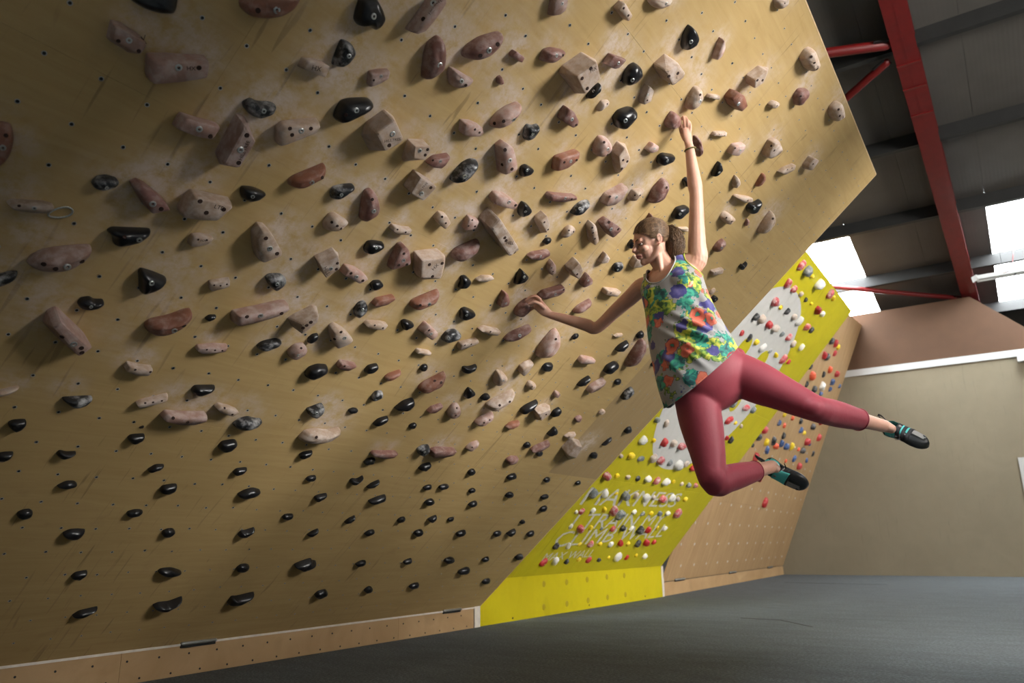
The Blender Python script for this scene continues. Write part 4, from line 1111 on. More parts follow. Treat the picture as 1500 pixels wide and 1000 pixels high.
# ================================================================ THE CLIMBER
CX, CY, CZ = R[:, 0], R[:, 1], R[:, 2]              # picture right, picture up, towards the lens (world vectors)
def cdir(x, y, z): v = CX*x+CY*y+CZ*z; return v/np.linalg.norm(v)
def skinmat():
    m, nt, b = new_mat('skin')
    f = noise(nt, 9, mapped(nt), 4); 
    nt.links.new(ramp(nt, f, [(.3, (.60, .325, .23)), (.7, (.70, .41, .305))]), b.inputs['Base Color'])
    b.inputs['Roughness'].default_value = .48; b.inputs['Subsurface Weight'].default_value = .12
    b.inputs['Subsurface Radius'].default_value = (.012, .005, .003); b.inputs['Subsurface Scale'].default_value = 1.0
    bump(nt, b, noise(nt, 120, mapped(nt), 3), .05, .002); return m
def legmat():
    m, nt, b = new_mat('maroon_leggings')
    f = noise(nt, 5, mapped(nt), 4); g = noise(nt, 30, mapped(nt), 5, .7)
    c = ramp(nt, f, [(.3, (.26, .028, .046)), (.7, (.32, .040, .060))])
    c = mixc(nt, ramp(nt, g, [(.66, 0.0), (.8, .22)]), c, (.42, .22, .22))
    nt.links.new(c, b.inputs['Base Color']); b.inputs['Roughness'].default_value = .62
    b.inputs['Sheen Weight'].default_value = .15; b.inputs['Sheen Tint'].default_value = (1, .6, .6, 1)
    bump(nt, b, noise(nt, 9, mapped(nt, (1, 1, 1)), 3, .6, .6), .12, .015); return m
def floral():
    m, nt, b = new_mat('floral_print')
    def vor(scale, loc, rnd=1.0, warp=.0):
        n = nd(nt, 'ShaderNodeTexVoronoi'); n.inputs['Scale'].default_value = scale; n.inputs['Randomness'].default_value = rnd
        mp = mapped(nt, (1, 1, 1), (.3, .2, .5), loc)
        if warp:
            wn = nd(nt, 'ShaderNodeTexNoise'); wn.inputs['Scale'].default_value = 38; nt.links.new(mp, wn.inputs['Vector'])
            mx = nd(nt, 'ShaderNodeVectorMath', operation='MULTIPLY_ADD'); nt.links.new(wn.outputs['Color'], mx.inputs[0]); mx.inputs[1].default_value = (warp,)*3; nt.links.new(mp, mx.inputs[2]); mp = mx.outputs[0]
        nt.links.new(mp, n.inputs['Vector']); return n
    col = (.33, .325, .32)
    w = noise(nt, 26, mapped(nt, (1, 1, 1)), 2, .5, 1.2)
    v = vor(8.6, (1.3, .2, 3), warp=.075); leaf = ramp(nt, w, [(.36, (.03, .10, .03)), (.44, (.20, .36, .05)), (.56, (.55, .57, .06)), (.68, (.68, .64, .12))])
    col = mixc(nt, ramp(nt, v.outputs['Distance'], [(.55, 1.0), (.57, 0.0)]), col, mixc(nt, ramp(nt, v.outputs['Distance'], [(.48, 0.0), (.54, .8)]), leaf, (.02, .08, .04)))
    v = vor(9.5, (4.1, 2.2, .7), warp=.07); te = ramp(nt, w, [(.38, (.008, .06, .07)), (.5, (.015, .20, .17)), (.62, (.05, .40, .26))])
    col = mixc(nt, ramp(nt, v.outputs['Distance'], [(.36, 1.0), (.39, 0.0)]), col, te)
    # violet-blue blooms
    v = vor(9.0, (2.6, 5.2, 1.9), warp=.04); bl = ramp(nt, v.outputs['Distance'], [(.0, (.20, .17, .42)), (.25, (.055, .05, .22))])
    col = mixc(nt, ramp(nt, v.outputs['Distance'], [(.33, 1.0), (.36, 0.0)]), col, bl)
    # coral flowers with teal eyes
    v = vor(8.4, (7.7, 1.1, 4.4), .9, .035); fl_ = ramp(nt, v.outputs['Distance'], [(.0, (.03, .25, .17)), (.075, (.04, .22, .15)), (.085, (.16, .03, .025)), (.12, (.62, .10, .06)), (.25, (.72, .19, .11)), (.30, (.35, .05, .04))])
    col = mixc(nt, ramp(nt, v.outputs['Distance'], [(.29, 1.0), (.31, 0.0)]), col, fl_)
    nt.links.new(col, b.inputs['Base Color']); b.inputs['Roughness'].default_value = .7; b.inputs['Sheen Weight'].default_value = .15
    return m
def hairmat():
    m, nt, b = new_mat('brown_hair'); f = noise(nt, 25, mapped(nt, (3, 3, 1)), 4, .7)
    nt.links.new(ramp(nt, f, [(.3, (.075, .042, .022)), (.7, (.27, .16, .085))]), b.inputs['Base Color']); b.inputs['Roughness'].default_value = .42; return m
M['skin'] = skinmat(); M['leg'] = legmat(); M['floral'] = floral(); M['hair'] = hairmat()
M['lip'] = simple('lip', (.48, .15, .13), .4); M['eyew'] = simple('eye_white', (.75, .72, .70), .2); M['iris'] = simple('iris', (.06, .035, .02), .2)
M['brow'] = simple('eyebrow', (.10, .055, .03), .7)
M['teal'] = simple('turquoise_fabric', (.10, .56, .52), .6, var=.1); M['rubber'] = simple('black_rubber', (.016, .017, .018), .38, var=.2)
M['greysuede'] = simple('grey_suede', (.30, .28, .26), .65, var=.15); M['strap'] = simple('black_webbing', (.018, .018, .02), .7)
M['piping'] = simple('grey_piping', (.42, .42, .42), .7); M['pipgreen'] = simple('green_piping', (.42, .50, .06), .7); M['bracelet'] = simple('khaki_cord', (.16, .15, .055), .7)

# joints (where the photograph shows them, with their depth)
SHR, ELR, WRR = at(941, 420, 3.80), at(874, 480, 3.92), at(806, 461, 3.985)     # picture-left arm
SHL, ELL, WRL = at(1021, 381, 3.66), at(1020, 286, 3.71), at(1010, 215, 3.745)  # raised arm
PEL = at(1040, 550, 3.40); HR, HL = at(1019, 582, 3.40), at(1071, 543, 3.42)
KR_, AR = at(1046, 706, 3.20), at(1131, 683, 3.46)
KL_, AL = at(1194, 598, 3.26), at(1296, 624, 3.50)
lat_s = SHL-SHR; lat_s /= np.linalg.norm(lat_s)
lat_p = at(1075, 505, 3.40)-at(990, 578, 3.38); lat_p /= np.linalg.norm(lat_p)
def lerp(a, b, t): v = a*(1-t)+b*t; return v/np.linalg.norm(v)
TOR = [at(1044, 560, 3.41), at(1034, 536, 3.43), at(1012, 486, 3.52), at(995, 447, 3.60), at(984, 415, 3.66), at(979, 398, 3.70)]
TLAT = [lat_p, lat_p, lerp(lat_p, lat_s, .45), lerp(lat_p, lat_s, .8), lat_s, lat_s]
def arm(s, sh, el, wr, inner, sc=1.0):
    s.tube([inner, sh, sh*.75+el*.25, sh*.42+el*.58, el, el*.78+wr*.22, el*.4+wr*.6, wr], [r*sc for r in (.050, .050, .044, .038, .033, .036, .029, .022)], n=30, seg=16)
body = Soup()
body.tube(TOR, [(.135, .095), (.140, .10), (.120, .085), (.135, .098), (.142, .098), (.105, .065)], ref=TLAT, n=22, seg=24)
front = np.cross(lat_s, TOR[5]-TOR[3]); front /= np.linalg.norm(front); front = front if front@CZ > 0 else -front
UPT = TOR[5]-TOR[2]; UPT /= np.linalg.norm(UPT)
arm(body, SHR, ELR, WRR, TOR[4]*.45+SHR*.55, .95); arm(body, SHL, ELL, WRL, TOR[4]*.5+SHL*.5, 1.0)
body.tube([TOR[5]+lat_s*-.02, SHR*.9+TOR[5]*.1-UPT*.005], [.05, .042], n=5); body.tube([TOR[5]+lat_s*.03, SHL*.9+TOR[5]*.1], [.055, .048], n=5)   # shoulders
body.tube([SHL*.6+TOR[4]*.4, TOR[3]+lat_s*.09], [.05, .05], n=5)                                                             # lat under the raised arm
for sx in (-.062, .066): body.ell(TOR[3]*.55+TOR[4]*.45+lat_s*sx+front*.075, np.array([lat_s, UPT, front]), (.058, .06, .042))
# collar bones
NB = at(977, 401, 3.66)
for e in (SHR, SHL): body.tube([NB+front*.035+lat_s*(.02 if e is SHL else -.02), e*.8+NB*.2+front*.03+UPT*.012], [.010, .009], n=6, seg=8)
# head
HF = cdir(-.93, -.28, .24); HU = cdir(-.26, .95, .12); HU = HU-HF*(HU@HF); HU /= np.linalg.norm(HU); HS = np.cross(HF, HU)   # HS: her side facing the lens has sign below
if HS@CZ < 0: HS = -HS
HC = at(953.0, 353.0, 3.68); hs = .91
def hp(f, u, s=0): return HC+(HF*f+HU*u+HS*s)*hs
HA = np.array([HF, HS, HU])
def hell(f, u, s, rf, rs, ru, **k): body.ell(hp(f, u, s), HA, (rf*hs, rs*hs, ru*hs), **k)
hell(-.014, .030, 0, .096, .076, .086); hell(.035, .02, 0, .052, .062, .07)
hell(.034, -.038, 0, .052, .054, .066)
body.tube([hp(.050, -.085, 0), hp(.066, -.100, 0)], [.030*hs, .021*hs], n=4)                                   # chin
for sg in (-1, 1):
    body.tube([hp(-.008, -.045, .056*sg), hp(.018, -.078, .047*sg), hp(.052, -.098, .016*sg)], [.022*hs, .020*hs, .018*hs], n=9)   # jaw
    hell(.062, -.026, .036*sg, .022, .022, .018)                                                                # cheek
    body.tube([hp(.083, .020, .010*sg), hp(.078, .023, .040*sg)], [.011*hs, .009*hs], n=5, seg=10)               # brow
    hell(.098, -.036, .010*sg, .010, .008, .008)                                                                # nostril wing
    # ear: rim, lobe and bowl
    ec = hp(-.012, .004, .074*sg); E = np.array([HF*.94+HU*-.2+HS*sg*.2, HU, HS*sg])
    rim = [ec+(HU*(.032*math.cos(t))+HF*(.017*math.sin(t)-.004*math.cos(t))+HS*sg*(.008+.004*math.cos(t*2)))*hs for t in np.linspace(-.6, 4.0, 11)]
    rim = [ec+(HU*(.024*math.cos(t))+HF*(-.014*math.sin(t)-.003*math.cos(t))+HS*sg*(.008))*hs for t in np.linspace(-.9, 3.5, 11)]
    body.tube(rim, [.0045*hs]*11, n=22, seg=8); body.ell(ec+HS*sg*.002, np.array([HF, HS, HU]), (.012*hs, .005*hs, .020*hs)); body.ell(ec-HU*.024*hs+HF*.005, np.array([HF, HS, HU]), (.007*hs, .005*hs, .008*hs))
body.tube([hp(.086, .012), hp(.097, -.010), hp(.109, -.028)], [.0095*hs, .0105*hs, .0125*hs], n=8, seg=12)       # nose
body.tube([hp(.102, -.036), hp(.094, -.050)], [.009*hs, .010*hs], n=4, seg=10)
hell(.086, -.056, 0, .014, .024, .010); hell(.084, -.072, 0, .013, .021, .010)                                   # mouth
body.tube([hp(-.012, -.03), hp(-.022, -.09), at(978, 397, 3.67), at(981, 408, 3.68)], [.058, .053, .056, .066], n=12, seg=18)   # neck
body.tube([hp(-.005, -.045, .048), at(971, 405, 3.63)+front*.012], [.016, .011], n=8, seg=10)                   # neck cord
# hands
def finger(pts, r=.0072): body.tube([at(*p) for p in pts], [r*1.12, r*1.05, r, r*.82][:len(pts)], n=10, seg=10)
wd_l = cdir(1, .1, -.3)
body.tube([WRL, at(1007, 201, 3.757), at(1005.5, 191, 3.765)], [(.021, .016), (.025, .014), (.026, .013)], ref=[wd_l]*3, n=9)
for pts in ([(1000.5, 193, 3.772), (997.5, 182, 3.778), (996, 174, 3.785), (994.5, 168.5, 3.80)], [(1003.8, 191, 3.768), (1002.2, 179, 3.770), (1001, 172, 3.778), (999, 168.5, 3.795)],
            [(1007.6, 191, 3.764), (1007.4, 181, 3.764), (1006.3, 174.5, 3.772), (1003.8, 170.5, 3.79)], [(1011, 194, 3.760), (1011.6, 186, 3.760), (1010.6, 180, 3.768), (1008, 176, 3.785)]): finger(pts, .0066)
finger([(1002.5, 205, 3.768), (999, 198, 3.782), (996.8, 191, 3.792), (995.5, 185, 3.80)], .0075)
wd_r = cdir(.45, .85, .25)
body.tube([WRR, at(798, 455.5, 3.985), at(789, 446.5, 3.988)], [(.021, .016), (.029, .018), (.033, .018)], ref=[wd_r]*3, n=9)
for pts in ([(791, 438.5, 3.975), (784.5, 433.5, 3.975), (776.5, 435.5, 3.985), (770.5, 440.5, 3.995)], [(789.5, 443, 3.985), (782, 439, 3.99), (775, 441.5, 4.0), (770, 446, 4.01)],
            [(788.5, 447.5, 3.995), (781.5, 444.8, 4.0), (775, 447.5, 4.015), (771, 451.5, 4.025)], [(788.5, 452, 4.005), (782.5, 450.5, 4.015), (777.5, 453, 4.025), (774.5, 456, 4.035)]): finger(pts, .0090)
finger([(797, 450.5, 3.968), (789.5, 444.5, 3.955), (782, 442.5, 3.955), (775.5, 445, 3.962)], .0100)
# legs and feet of the body
def leg(s, h, k, a, rs, n=30, ref=None):
    s.tube([h, h*.7+k*.3, h*.35+k*.65, k, k*.80+a*.20, k*.6+a*.4, k*.28+a*.72, a], rs, n=n, seg=40)
leg(body, HR, KR_, AR, (.070, .074, .060, .046, .048, .046, .034, .029)); leg(body, HL, KL_, AL, (.070, .074, .060, .046, .048, .046, .034, .029))
FD_R = (at(1181, 714, 3.42)-at(1128, 677, 3.48)); FD_L = (at(1360, 652, 3.40)-at(1300, 628, 3.50))
for a, fd in ((AR, FD_R), (AL, FD_L)): u_ = fd/np.linalg.norm(fd); body.tube([a, a+u_*.03], [.029, .022], n=4)
bme = remeshed('body', body, .0034, 5, .45)
root = tag(empty('person', tuple(PEL)), 'climber in floral vest and maroon leggings swinging from two holds', 'person')
OFF = Matrix.Translation(-Vector(PEL))
def padd(nm, me, mt, par=None, lab=None):
    me.transform(OFF); o = link(nm, me, mt, par or root)
    if lab: o['label'] = lab
    return o
padd('body', bme, M['skin'])
# face details
for sg in (1, -1):
    ce = hp(.0735, .0, .031*sg); s = Soup(); s.ell(ce, np.array([HS, HU, HF]), (.0115*hs, .0048*hs, .0112*hs)); e_ = padd('eye', s.mesh('eye'), M['eyew'])
    s = Soup(); s.ell(ce+(HF*.0085+HU*-.002)*hs, np.array([HS, HU, HF]), (.0058*hs, .0046*hs, .004*hs)); padd('iris', s.mesh('iris'), M['iris'], e_)
    s = Soup(); s.tube([ce+(HF*.008+HU*.0055+HS*-.011*sg)*hs, ce+(HF*.0125+HU*.0062)*hs, ce+(HF*.004+HU*.0050+HS*.013*sg)*hs], [.0026, .0036, .0026], n=8, seg=8); padd('eyelid', s.mesh('eyelid'), M['skin'], e_)
    s = Soup(); s.tube([ce+(HF*.009+HU*.0028+HS*-.011*sg)*hs, ce+(HF*.0145+HU*.0032)*hs, ce+(HF*.005+HU*.0018+HS*.0135*sg)*hs], [.0010, .0014, .0012], n=8, seg=6); padd('eyelashes', s.mesh('eyelashes'), M['brow'], e_)
    s = Soup(); s.tube([hp(.091, .0205, .012*sg), hp(.0885, .0265, .028*sg), hp(.075, .0245, .046*sg)], [(.0045, .002), (.0045, .002), (.0025, .0015)], n=10, seg=8); padd('eyebrow', s.mesh('eyebrow'), M['brow'])
s = Soup(); s.tube([hp(.084, -.0615, -.022), hp(.099, -.0575, 0), hp(.084, -.0615, .022)], [.003, .0062, .003], n=10, seg=8); padd('upper_lip', s.mesh('upper_lip'), M['lip'])
s = Soup(); s.tube([hp(.083, -.0655, -.020), hp(.0965, -.0675, 0), hp(.083, -.0655, .020)], [.003, .0068, .003], n=10, seg=8); padd('lower_lip', s.mesh('lower_lip'), M['lip'])
# hair: combed-back cap, tail and loose strands
hair = Soup(); rnd = random.Random(3)
TAIL0 = hp(-.098, .020)
TP = [TAIL0, at(983, 342, 3.69), at(988, 354, 3.68), at(989, 367, 3.67), at(985, 381, 3.67)]
hair.tube(TP, [.028, .038, .041, .032, .010], n=16, seg=12)
hair.tube([hp(-.088, .018), hp(-.104, .022)], [.022, .020], n=3, seg=10)
def scalp(th, ph, r=1.0):   # th from crown, ph round
    return hp(-.014+.098*r*math.sin(th)*math.cos(ph), .031+.089*r*math.cos(th), .0785*r*math.sin(th)*math.sin(ph))
def hairline(p):
    q = (p-HC)/hs; f, u, s_ = q@HF, q@HU, abs(q@HS)
    return f < .030+.95*(u-.020)+ (0.012 if s_ < .045 else 0) and not (f > -.035 and u < .012) and u > -.06
nth, nph = 40, 64; idx = {}; cap_V = []; cap_F = []
for i in range(nth+1):
    for j in range(nph):
        th = 2.15*i/nth; ph = 2*math.pi*j/nph; r = 1.035+.012*math.sin(ph*17+th*3)*math.sin(th)
        idx[i, j] = len(cap_V); cap_V.append(scalp(th, ph, r))
for i in range(nth):
    for j in range(nph):
        q = [idx[i, j], idx[i+1, j], idx[i+1, (j+1) % nph], idx[i, (j+1) % nph]]
        if all(hairline(cap_V[a]) for a in q): cap_F.append(tuple(q))
hair.add((cap_V, cap_F))
for k in range(900):                                # strands combed from the hairline back to the tail
    for _ in range(30):
        th = rnd.uniform(.15, 1.95); ph = rnd.uniform(0, 2*math.pi); p = scalp(th, ph, 1.03)
        if hairline(p): break
    e = TAIL0+HU*rnd.uniform(-.012, .012)+HS*rnd.uniform(-.012, .012); P = []
    for t in np.linspace(0, 1, 7):
        q = p*(1-t)+e*t; c0 = HC+(HF*-.014+HU*.031)*hs; d = q-c0; l = np.array([d@HF/.098, d@HU/.089, d@HS/.0785])/hs; rr = np.linalg.norm(l)
        tgt = 1.04+.02*rnd.random() if t < .85 else rr; P.append(c0+d*(tgt/max(rr, .3)) if t < .85 else q)
    hair.tube(P, [.0006, .0011, .0012, .0012, .0012, .0011, .0006], n=7, seg=3, cap=1)
for k in range(420):                                # strands of the tail, curling
    a0 = rnd.uniform(0, 6.28); ph = rnd.uniform(0, 6.28); P = []; fr = frames(spline(TP, 12)); sp = spline(TP, 12); L = rnd.uniform(.75, 1.12)
    for i in range(12):
        t = i/11*L; c = sp[min(11, int(round(t*11)))] if t <= 1 else sp[11]+fr[11]*(t-1)*.2
        rr = (.029+.017*math.sin(min(t, 1)*3.14))*rnd.uniform(.92, 1.05)*(1-.45*max(0, t-.6)); s1 = np.cross(fr[i], CZ); s1 /= np.linalg.norm(s1); s2 = np.cross(fr[i], s1)
        w = .004*math.sin(t*16+ph); P.append(c+s1*(rr*math.cos(a0)+w)+s2*(rr*math.sin(a0)+w))
    hair.tube(P, [.0008]+[.0013]*10+[.0005], n=12, seg=3, cap=1)
for k in range(18):                                 # fine flyaways on top
    th = rnd.uniform(.1, 1.2); ph = rnd.uniform(0, 6.28); p = scalp(th, ph, 1.03)
    if not hairline(p): continue
    d = -HF*rnd.uniform(.02, .05)+HU*rnd.uniform(.0, .02)+HS*rnd.uniform(-.02, .02); nrm = (p-HC)/np.linalg.norm(p-HC)
    hair.tube([p, p+d*.5+nrm*.010, p+d+nrm*.008], [.0005, .0004, .0003], n=5, seg=4, cap=1)
padd('hair', hair.mesh('hair'), M['hair'], None, 'brown hair tied back in a wavy ponytail')
# leggings
lg = Soup(); CUFR, CUFL = KR_*.30+AR*.70, KL_*.38+AL*.62
lg.tube([at(1030, 530, 3.43), at(1040, 550, 3.40), at(1046, 566, 3.40)], [(.163, .115), (.172, .122), (.155, .115)], ref=[lat_p]*3, n=14, seg=48)
RL = (.097, .096, .078, .059, .060, .057, .045, .040)
leg(lg, HR, KR_, AR, RL); leg(lg, HL, KL_, AL, RL)
lg.ell(at(1064, 548, 3.48), np.array([lat_p, CY, CZ]), (.12, .10, .10)); lg.ell(at(1030, 590, 3.46), np.array([lat_p, CY, CZ]), (.10, .10, .09))   # seat
lg.ell(at(1048, 700, 3.175), np.array([CX, CY, CZ]), (.045, .05, .04)); lg.ell(at(1190, 596, 3.225), np.array([CX, CY, CZ]), (.05, .042, .04))                # knee caps
lme = remeshed('leggings', lg, .006, 16, .5)
def cut(me, plane_co, plane_no, cond=None):          # drop what lies beyond the plane
    bm = bmesh.new(); bm.from_mesh(me); co = Vector(plane_co); no = Vector(plane_no).normalized()
    if cond is None: g = list(bm.verts)+list(bm.edges)+list(bm.faces)
    else:
        vs2 = {v for v in bm.verts if cond(v.co)}; fs2 = [f for f in bm.faces if all(v in vs2 for v in f.verts)]; es = {e for f in fs2 for e in f.edges}; vv = {v for f in fs2 for v in f.verts}; g = list(vv)+list(es)+fs2
    bmesh.ops.bisect_plane(bm, geom=g, plane_co=co, plane_no=no, clear_outer=True); bm.to_mesh(me); bm.free()
for k, a, c in ((KR_, AR, CUFR), (KL_, AL, CUFL)):
    cc = Vector(c); cut(lme, c, a-k, lambda v, cc=cc: (v-cc).length < .30 and (v-cc).dot(Vector(a-k)) > -.02)
WB = at(1031, 531, 3.42); wbn = TOR[1]-TOR[0]; wbn /= np.linalg.norm(wbn)
def solid(me, th):
    o = bpy.data.objects.new('tmp', me); COL.objects.link(o); s_ = o.modifiers.new('s', 'SOLIDIFY'); s_.thickness = th; s_.offset = -1
    m2 = bpy.data.meshes.new_from_object(o.evaluated_get(bpy.context.evaluated_depsgraph_get())); bpy.data.objects.remove(o); m2.name = me.name
    for p in m2.polygons: p.use_smooth = True
    return m2
leg_o = padd('leggings', solid(lme, .003), M['leg'], None, 'maroon calf-length leggings')
for k, a, c, r in ((KR_, AR, CUFR, .0455), (KL_, AL, CUFL, .0505)):
    d = (a-k)/np.linalg.norm(a-k); s1 = np.cross(d, CZ); s1 /= np.linalg.norm(s1); s2 = np.cross(d, s1)
    P = [c-d*.004+(s1*math.cos(t)+s2*math.sin(t))*r*.985 for t in np.linspace(0, 2*math.pi, 25)]
    s = Soup(); s.tube(P, [.0032]*25, n=49, seg=6); padd('hem', s.mesh('hem'), M['leg'], leg_o)
# floral vest
sh = Soup()
ST = [at(1038, 580, 3.40), at(1027, 548, 3.42), at(1006, 494, 3.515), at(992, 447, 3.595), at(983, 414, 3.655), at(979, 396, 3.69)]
sh.tube(ST, [(.210, .150), (.207, .148), (.184, .127), (.162, .118), (.156, .112), (.125, .075)], ref=TLAT, n=26, seg=36)
for sx in (-.062, .066): sh.ell(TOR[3]*.5+TOR[4]*.5+lat_s*sx+front*.084, np.array([lat_s, UPT, front]), (.064, .066, .044))
sh.tube([TOR[5]-lat_s*.03, SHR*.72+TOR[5]*.28], [.060, .052], n=5); sh.tube([TOR[5]+lat_s*.03, SHL*.72+TOR[5]*.28], [.064, .058], n=5)
sme = remeshed('vest', sh, .0055, 4, .5)
# folds: soft ridges running from the waist to the hip on the lens side
NV = len(sme.vertices); co = np.empty(NV*3); sme.vertices.foreach_get('co', co); co = co.reshape(-1, 3); no = np.empty(NV*3); sme.vertices.foreach_get('normal', no); no = no.reshape(-1, 3)
q = proj(co); 
def ridge(a, b, wpx, amp):
    a, b = np.array(a, float), np.array(b, float); d = b-a; L = np.linalg.norm(d); d /= L; rel = q-a; t = rel@d; n_ = rel@np.array([-d[1], d[0]])
    return amp*np.exp(-(n_/wpx)**2)*np.clip(1-np.abs(t/L-.5)*1.6, 0, 1)
disp = sum(ridge(*r) for r in (((985, 458), (1068, 500), 5, .016), ((975, 472), (1066, 506), 4.5, .015), ((1010, 440), (1068, 492), 5, .012), ((962, 480), (1050, 528), 5, .013), ((1025, 425), (1045, 470), 5, .010), ((955, 505), (1010, 560), 6, .010), ((985, 500), (1040, 540), 5, .009), ((950, 440), (962, 500), 6, .008)))
disp = disp*1.7-.006
fm = np.clip((no@CZ)+.2, 0, 1)
co = co+no*(disp*fm)[:, None]
sme.vertices.foreach_set('co', co.ravel())
hem_n = -(lat_p*0+np.cross(lat_p, CZ)); hem_n = np.cross(lat_p, CZ); hem_n = hem_n if hem_n@(TOR[0]-TOR[3]) > 0 else -hem_n
cut(sme, at(1031, 548, 3.42), hem_n+CZ*.10)
def sphere_cut(me, c, r, flat=None):
    bm = bmesh.new(); bm.from_mesh(me); c = Vector(c); A = Matrix([list(x) for x in (flat[0] if flat is not None else np.eye(3))]); rr = Vector(flat[1]) if flat is not None else Vector((r, r, r))
    def val(p): d = A @ (p-c); return math.sqrt((d.x/rr.x)**2+(d.y/rr.y)**2+(d.z/rr.z)**2)
    bmesh.ops.delete(bm, geom=[v for v in bm.verts if val(v.co) < 1], context='VERTS')
    for v in bm.verts:
        k = val(v.co)
        if v.is_boundary and 1 <= k < 1.12: v.co = c+(v.co-c)/k
    bm.to_mesh(me); bm.free()
sphere_cut(sme, NB+front*.02+UPT*.035-lat_s*.012, .1, (np.array([lat_s, UPT, front]), (.084, .115, .30)))
AX = np.array([lat_s, UPT, front])
sphere_cut(sme, SHR-lat_s*.022+UPT*.0, .1, (AX, (.068, .095, .16)))
sphere_cut(sme, SHL+lat_s*.030+UPT*.012, .1, (AX, (.072, .125, .17)))
# keep only the largest piece, then give it thickness
bm = bmesh.new(); bm.from_mesh(sme); seen = set(); best = []
for v in bm.verts:
    if v in seen: continue
    st = [v]; comp = []; seen.add(v)
    while st:
        w = st.pop(); comp.append(w)
        for e in w.link_edges:
            x = e.other_vert(w)
            if x not in seen: seen.add(x); st.append(x)
    if len(comp) > len(best): best = comp
bs = set(best); bmesh.ops.delete(bm, geom=[v for v in bm.verts if v not in bs], context='VERTS')
# edge loops for the piping
loops = []; be = {e for e in bm.edges if e.is_boundary}
while be:
    e = be.pop(); L = [e.verts[0], e.verts[1]]
    while True:
        nx = [x for x in L[-1].link_edges if x in be]
        if not nx: break
        be.discard(nx[0]); L.append(nx[0].other_vert(L[-1]))
    loops.append([np.array(v.co) for v in L])
bm.to_mesh(sme); bm.free()
vest = padd('vest', solid(sme, .0025), M['floral'], None, 'loose sleeveless vest with a bright floral print')
loops.sort(key=len, reverse=True)
for L in loops[:4]:
    if len(L) < 20: continue
    P = np.array(L)
    for _ in range(6): P[1:-1] = (P[:-2]+P[1:-1]+P[2:])/3
    P = P[::3]; c = P.mean(0); is_hem = np.linalg.norm(c-at(1034, 545, 3.42)) < .16
    s = Soup(); s.tube(P, [.0022 if is_hem else .0038]*len(P), n=len(P), seg=6)
    arm_l = np.linalg.norm(c-SHL) < .12
    padd('piping', s.mesh('piping'), M['floral'] if is_hem else M['pipgreen'] if arm_l else M['piping'], vest)
# bracelet
d = (WRL-ELL)/np.linalg.norm(WRL-ELL); bc = at(1011, 219, 3.744); s1 = np.cross(d, CZ); s1 /= np.linalg.norm(s1); s2 = np.cross(d, s1)
s = Soup(); s.tube([bc+(s1*math.cos(t)*.0265+s2*math.sin(t)*.0265)+d*.004*math.cos(t) for t in np.linspace(0, 2*math.pi, 21)], [.0042]*21, n=41, seg=8); padd('bracelet', s.mesh('bracelet'), M['bracelet'], None, 'khaki cord bracelet')
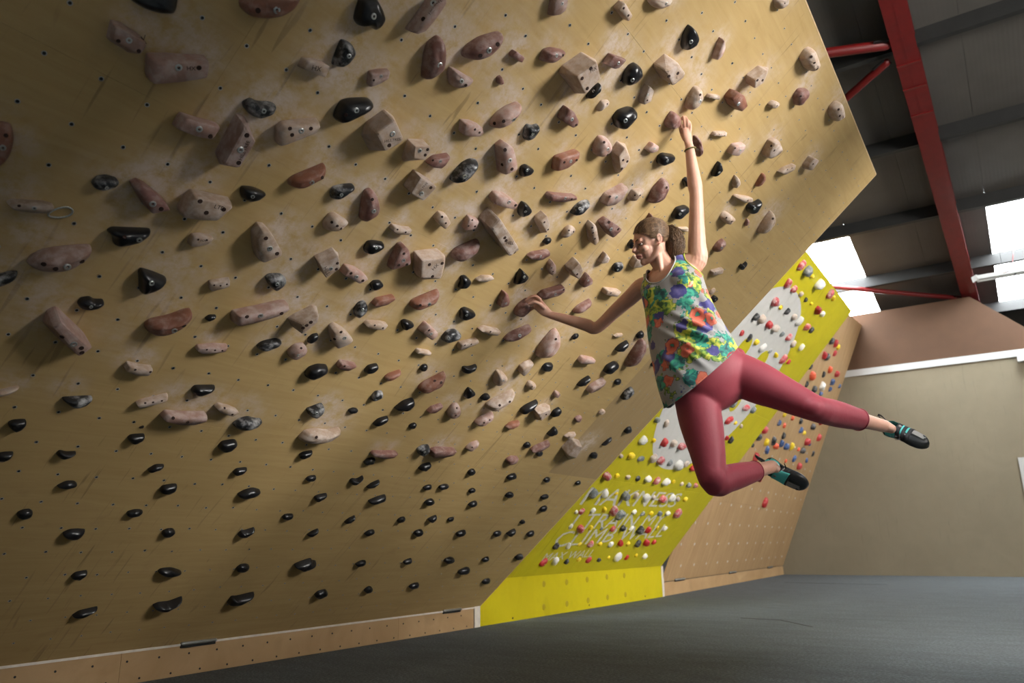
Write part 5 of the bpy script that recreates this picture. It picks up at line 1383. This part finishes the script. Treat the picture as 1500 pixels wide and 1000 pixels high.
# climbing shoes
def shoe(heel, toe, up, lab, flip=1):
    X = toe-heel; Ln = np.linalg.norm(X); X = X/Ln; Zs = up-X*(up@X); Zs /= np.linalg.norm(Zs); Yv = np.cross(Zs, X)*flip; k = Ln/.245
    def w(x, y, z): return heel+(X*x+Yv*y+Zs*z)*k
    # outline sections: x, half width, sole height, top height, side shift
    secs = [(-.004, .010, .020, .050, 0), (.004, .024, .006, .070, 0), (.03, .032, .000, .088, 0), (.06, .034, .004, .084, .001), (.09, .035, .008, .074, .003), (.125, .039, .006, .062, .006), (.165, .044, -.002, .050, .008), (.20, .042, -.012, .036, .006), (.225, .033, -.018, .022, .003), (.241, .018, -.020, .008, .000), (.246, .006, -.017, -.004, -.001)]
    secs = [(a, b*1.22, c-.004, d*1.14, e) for a, b, c, d, e in secs]; sp = spline([list(a) for a in secs], 42); seg = 28
    def loft(nm, keep, grow, mt_of, par, close=True):
        V = []; Fc = []; ms = []
        for (x, hw, z0, z1, sy) in sp:
            cz = (z0+z1)/2; hz = (z1-z0)/2
            for j in range(seg):
                a = 2*math.pi*j/seg; ca, sa = math.cos(a), math.sin(a); pw = .75
                V.append((x, sy+(hw+grow)*abs(ca)**pw*(1 if ca > 0 else -1), cz+(hz+grow)*abs(sa)**(.85 if sa < 0 else 1)*(1 if sa > 0 else -1)))
        n = len(sp)
        for i in range(n-1):
            for j in range(seg):
                q = (i*seg+j, i*seg+(j+1) % seg, (i+1)*seg+(j+1) % seg, (i+1)*seg+j); c = np.mean([V[a] for a in q], 0)
                if keep(c, sp[i]): Fc.append(q); ms.append(mt_of(c))
        if close and keep((-.01, 0, .03), sp[0]): Fc.append(tuple(range(seg))); ms.append(mt_of((-.01, 0, .03)))
        if close and keep((.25, 0, -.01), sp[-1]): Fc.append(tuple(range((n-1)*seg, n*seg))); ms.append(mt_of((.25, 0, -.01)))
        me = mesh(nm, [w(*v) for v in V], Fc, True); return me, ms
    me, ms = loft('shoe', lambda c, s_: not (.022 < c[0] < .078 and c[2] > s_[3]-.016), 0, lambda c: 0 if c[0] < .105 else 1, None)
    for q in (M['teal'], M['greysuede']): me.materials.append(q)
    for p, i in zip(fixn(me).polygons, ms): p.material_index = i
    so = padd('shoe', me, None, None, lab)
    me, _ = loft('rand', lambda c, s_: c[2] < s_[2]+.018 or (c[0] > .125 and c[1] > .004+(.20-c[0])*.35) or (c[0] > .19 and c[2] < s_[3]-.004 and c[0] > .215-.2*abs(c[1])) or c[0] > .228 or (c[0] < .012 and c[2] < .045), .0022, lambda c: 0, None); padd('rubber_rand', solid(fixn(me), .002), M['rubber'], so)
    for x0, x1 in ((.080, .104), (.114, .128), (.142, .156)):
        me, _ = loft('strap', lambda c, s_: x0 < c[0] < x1 and c[2] > s_[2]+.020, .0034, lambda c: 0, None, False); padd('strap', solid(fixn(me), .002), M['strap'], so)
    me, _ = loft('tongue', lambda c, s_: .078 < c[0] < .15 and c[2] > s_[3]-.012, .0015, lambda c: 0, None, False); padd('tongue', solid(fixn(me), .002), M['teal'], so)
    s = Soup(); s.tube([w(.055, .0, .078)+Yv*0, w(.05, 0, .08)], [.001, .001], n=2, seg=4)
    for sy in (-1, 1):
        s = Soup(); s.tube([w(.006, .024*sy, .080), w(-.026, .036*sy, .098), w(-.042, .038*sy, .094), w(-.016, .022*sy, .066), w(.004, .018*sy, .060)], [(.013, .0022)]*5, ref=[Yv*.5+Zs]*5, n=14, seg=8); padd('pull_loop', s.mesh('pull_loop'), M['strap'], so)
    s = Soup(); s.tube([w(.10, .038, .055), w(.085, .055, .048), w(.072, .070, .060)], [(.006, .0012)]*3, ref=[X]*3, n=8, seg=8); padd('strap_tail', s.mesh('strap_tail'), M['strap'], so)
    s = Soup(); s.tube([w(.125, .040, .045), w(.105, .060, .036), w(.095, .078, .045)], [(.004, .0012)]*3, ref=[X]*3, n=8, seg=8); padd('strap_tail', s.mesh('strap_tail'), M['strap'], so)
    bc = w(.092, 0, .0725); s = Soup(); s.tube([bc+Zs*.001, bc+Zs*.006], [.011, .010], n=2, seg=16, cap=1); padd('strap_badge', s.mesh('strap_badge'), M['greysuede'], so)
shoe(at(1127, 672, 3.53), at(1181, 714, 3.42), cdir(-.55, -.45, .70), 'turquoise and black climbing shoe on the bent leg')
shoe(at(1296, 634, 3.56), at(1360, 650, 3.42), cdir(.05, .62, .78), 'grey and black climbing shoe on the stretched leg', -1)
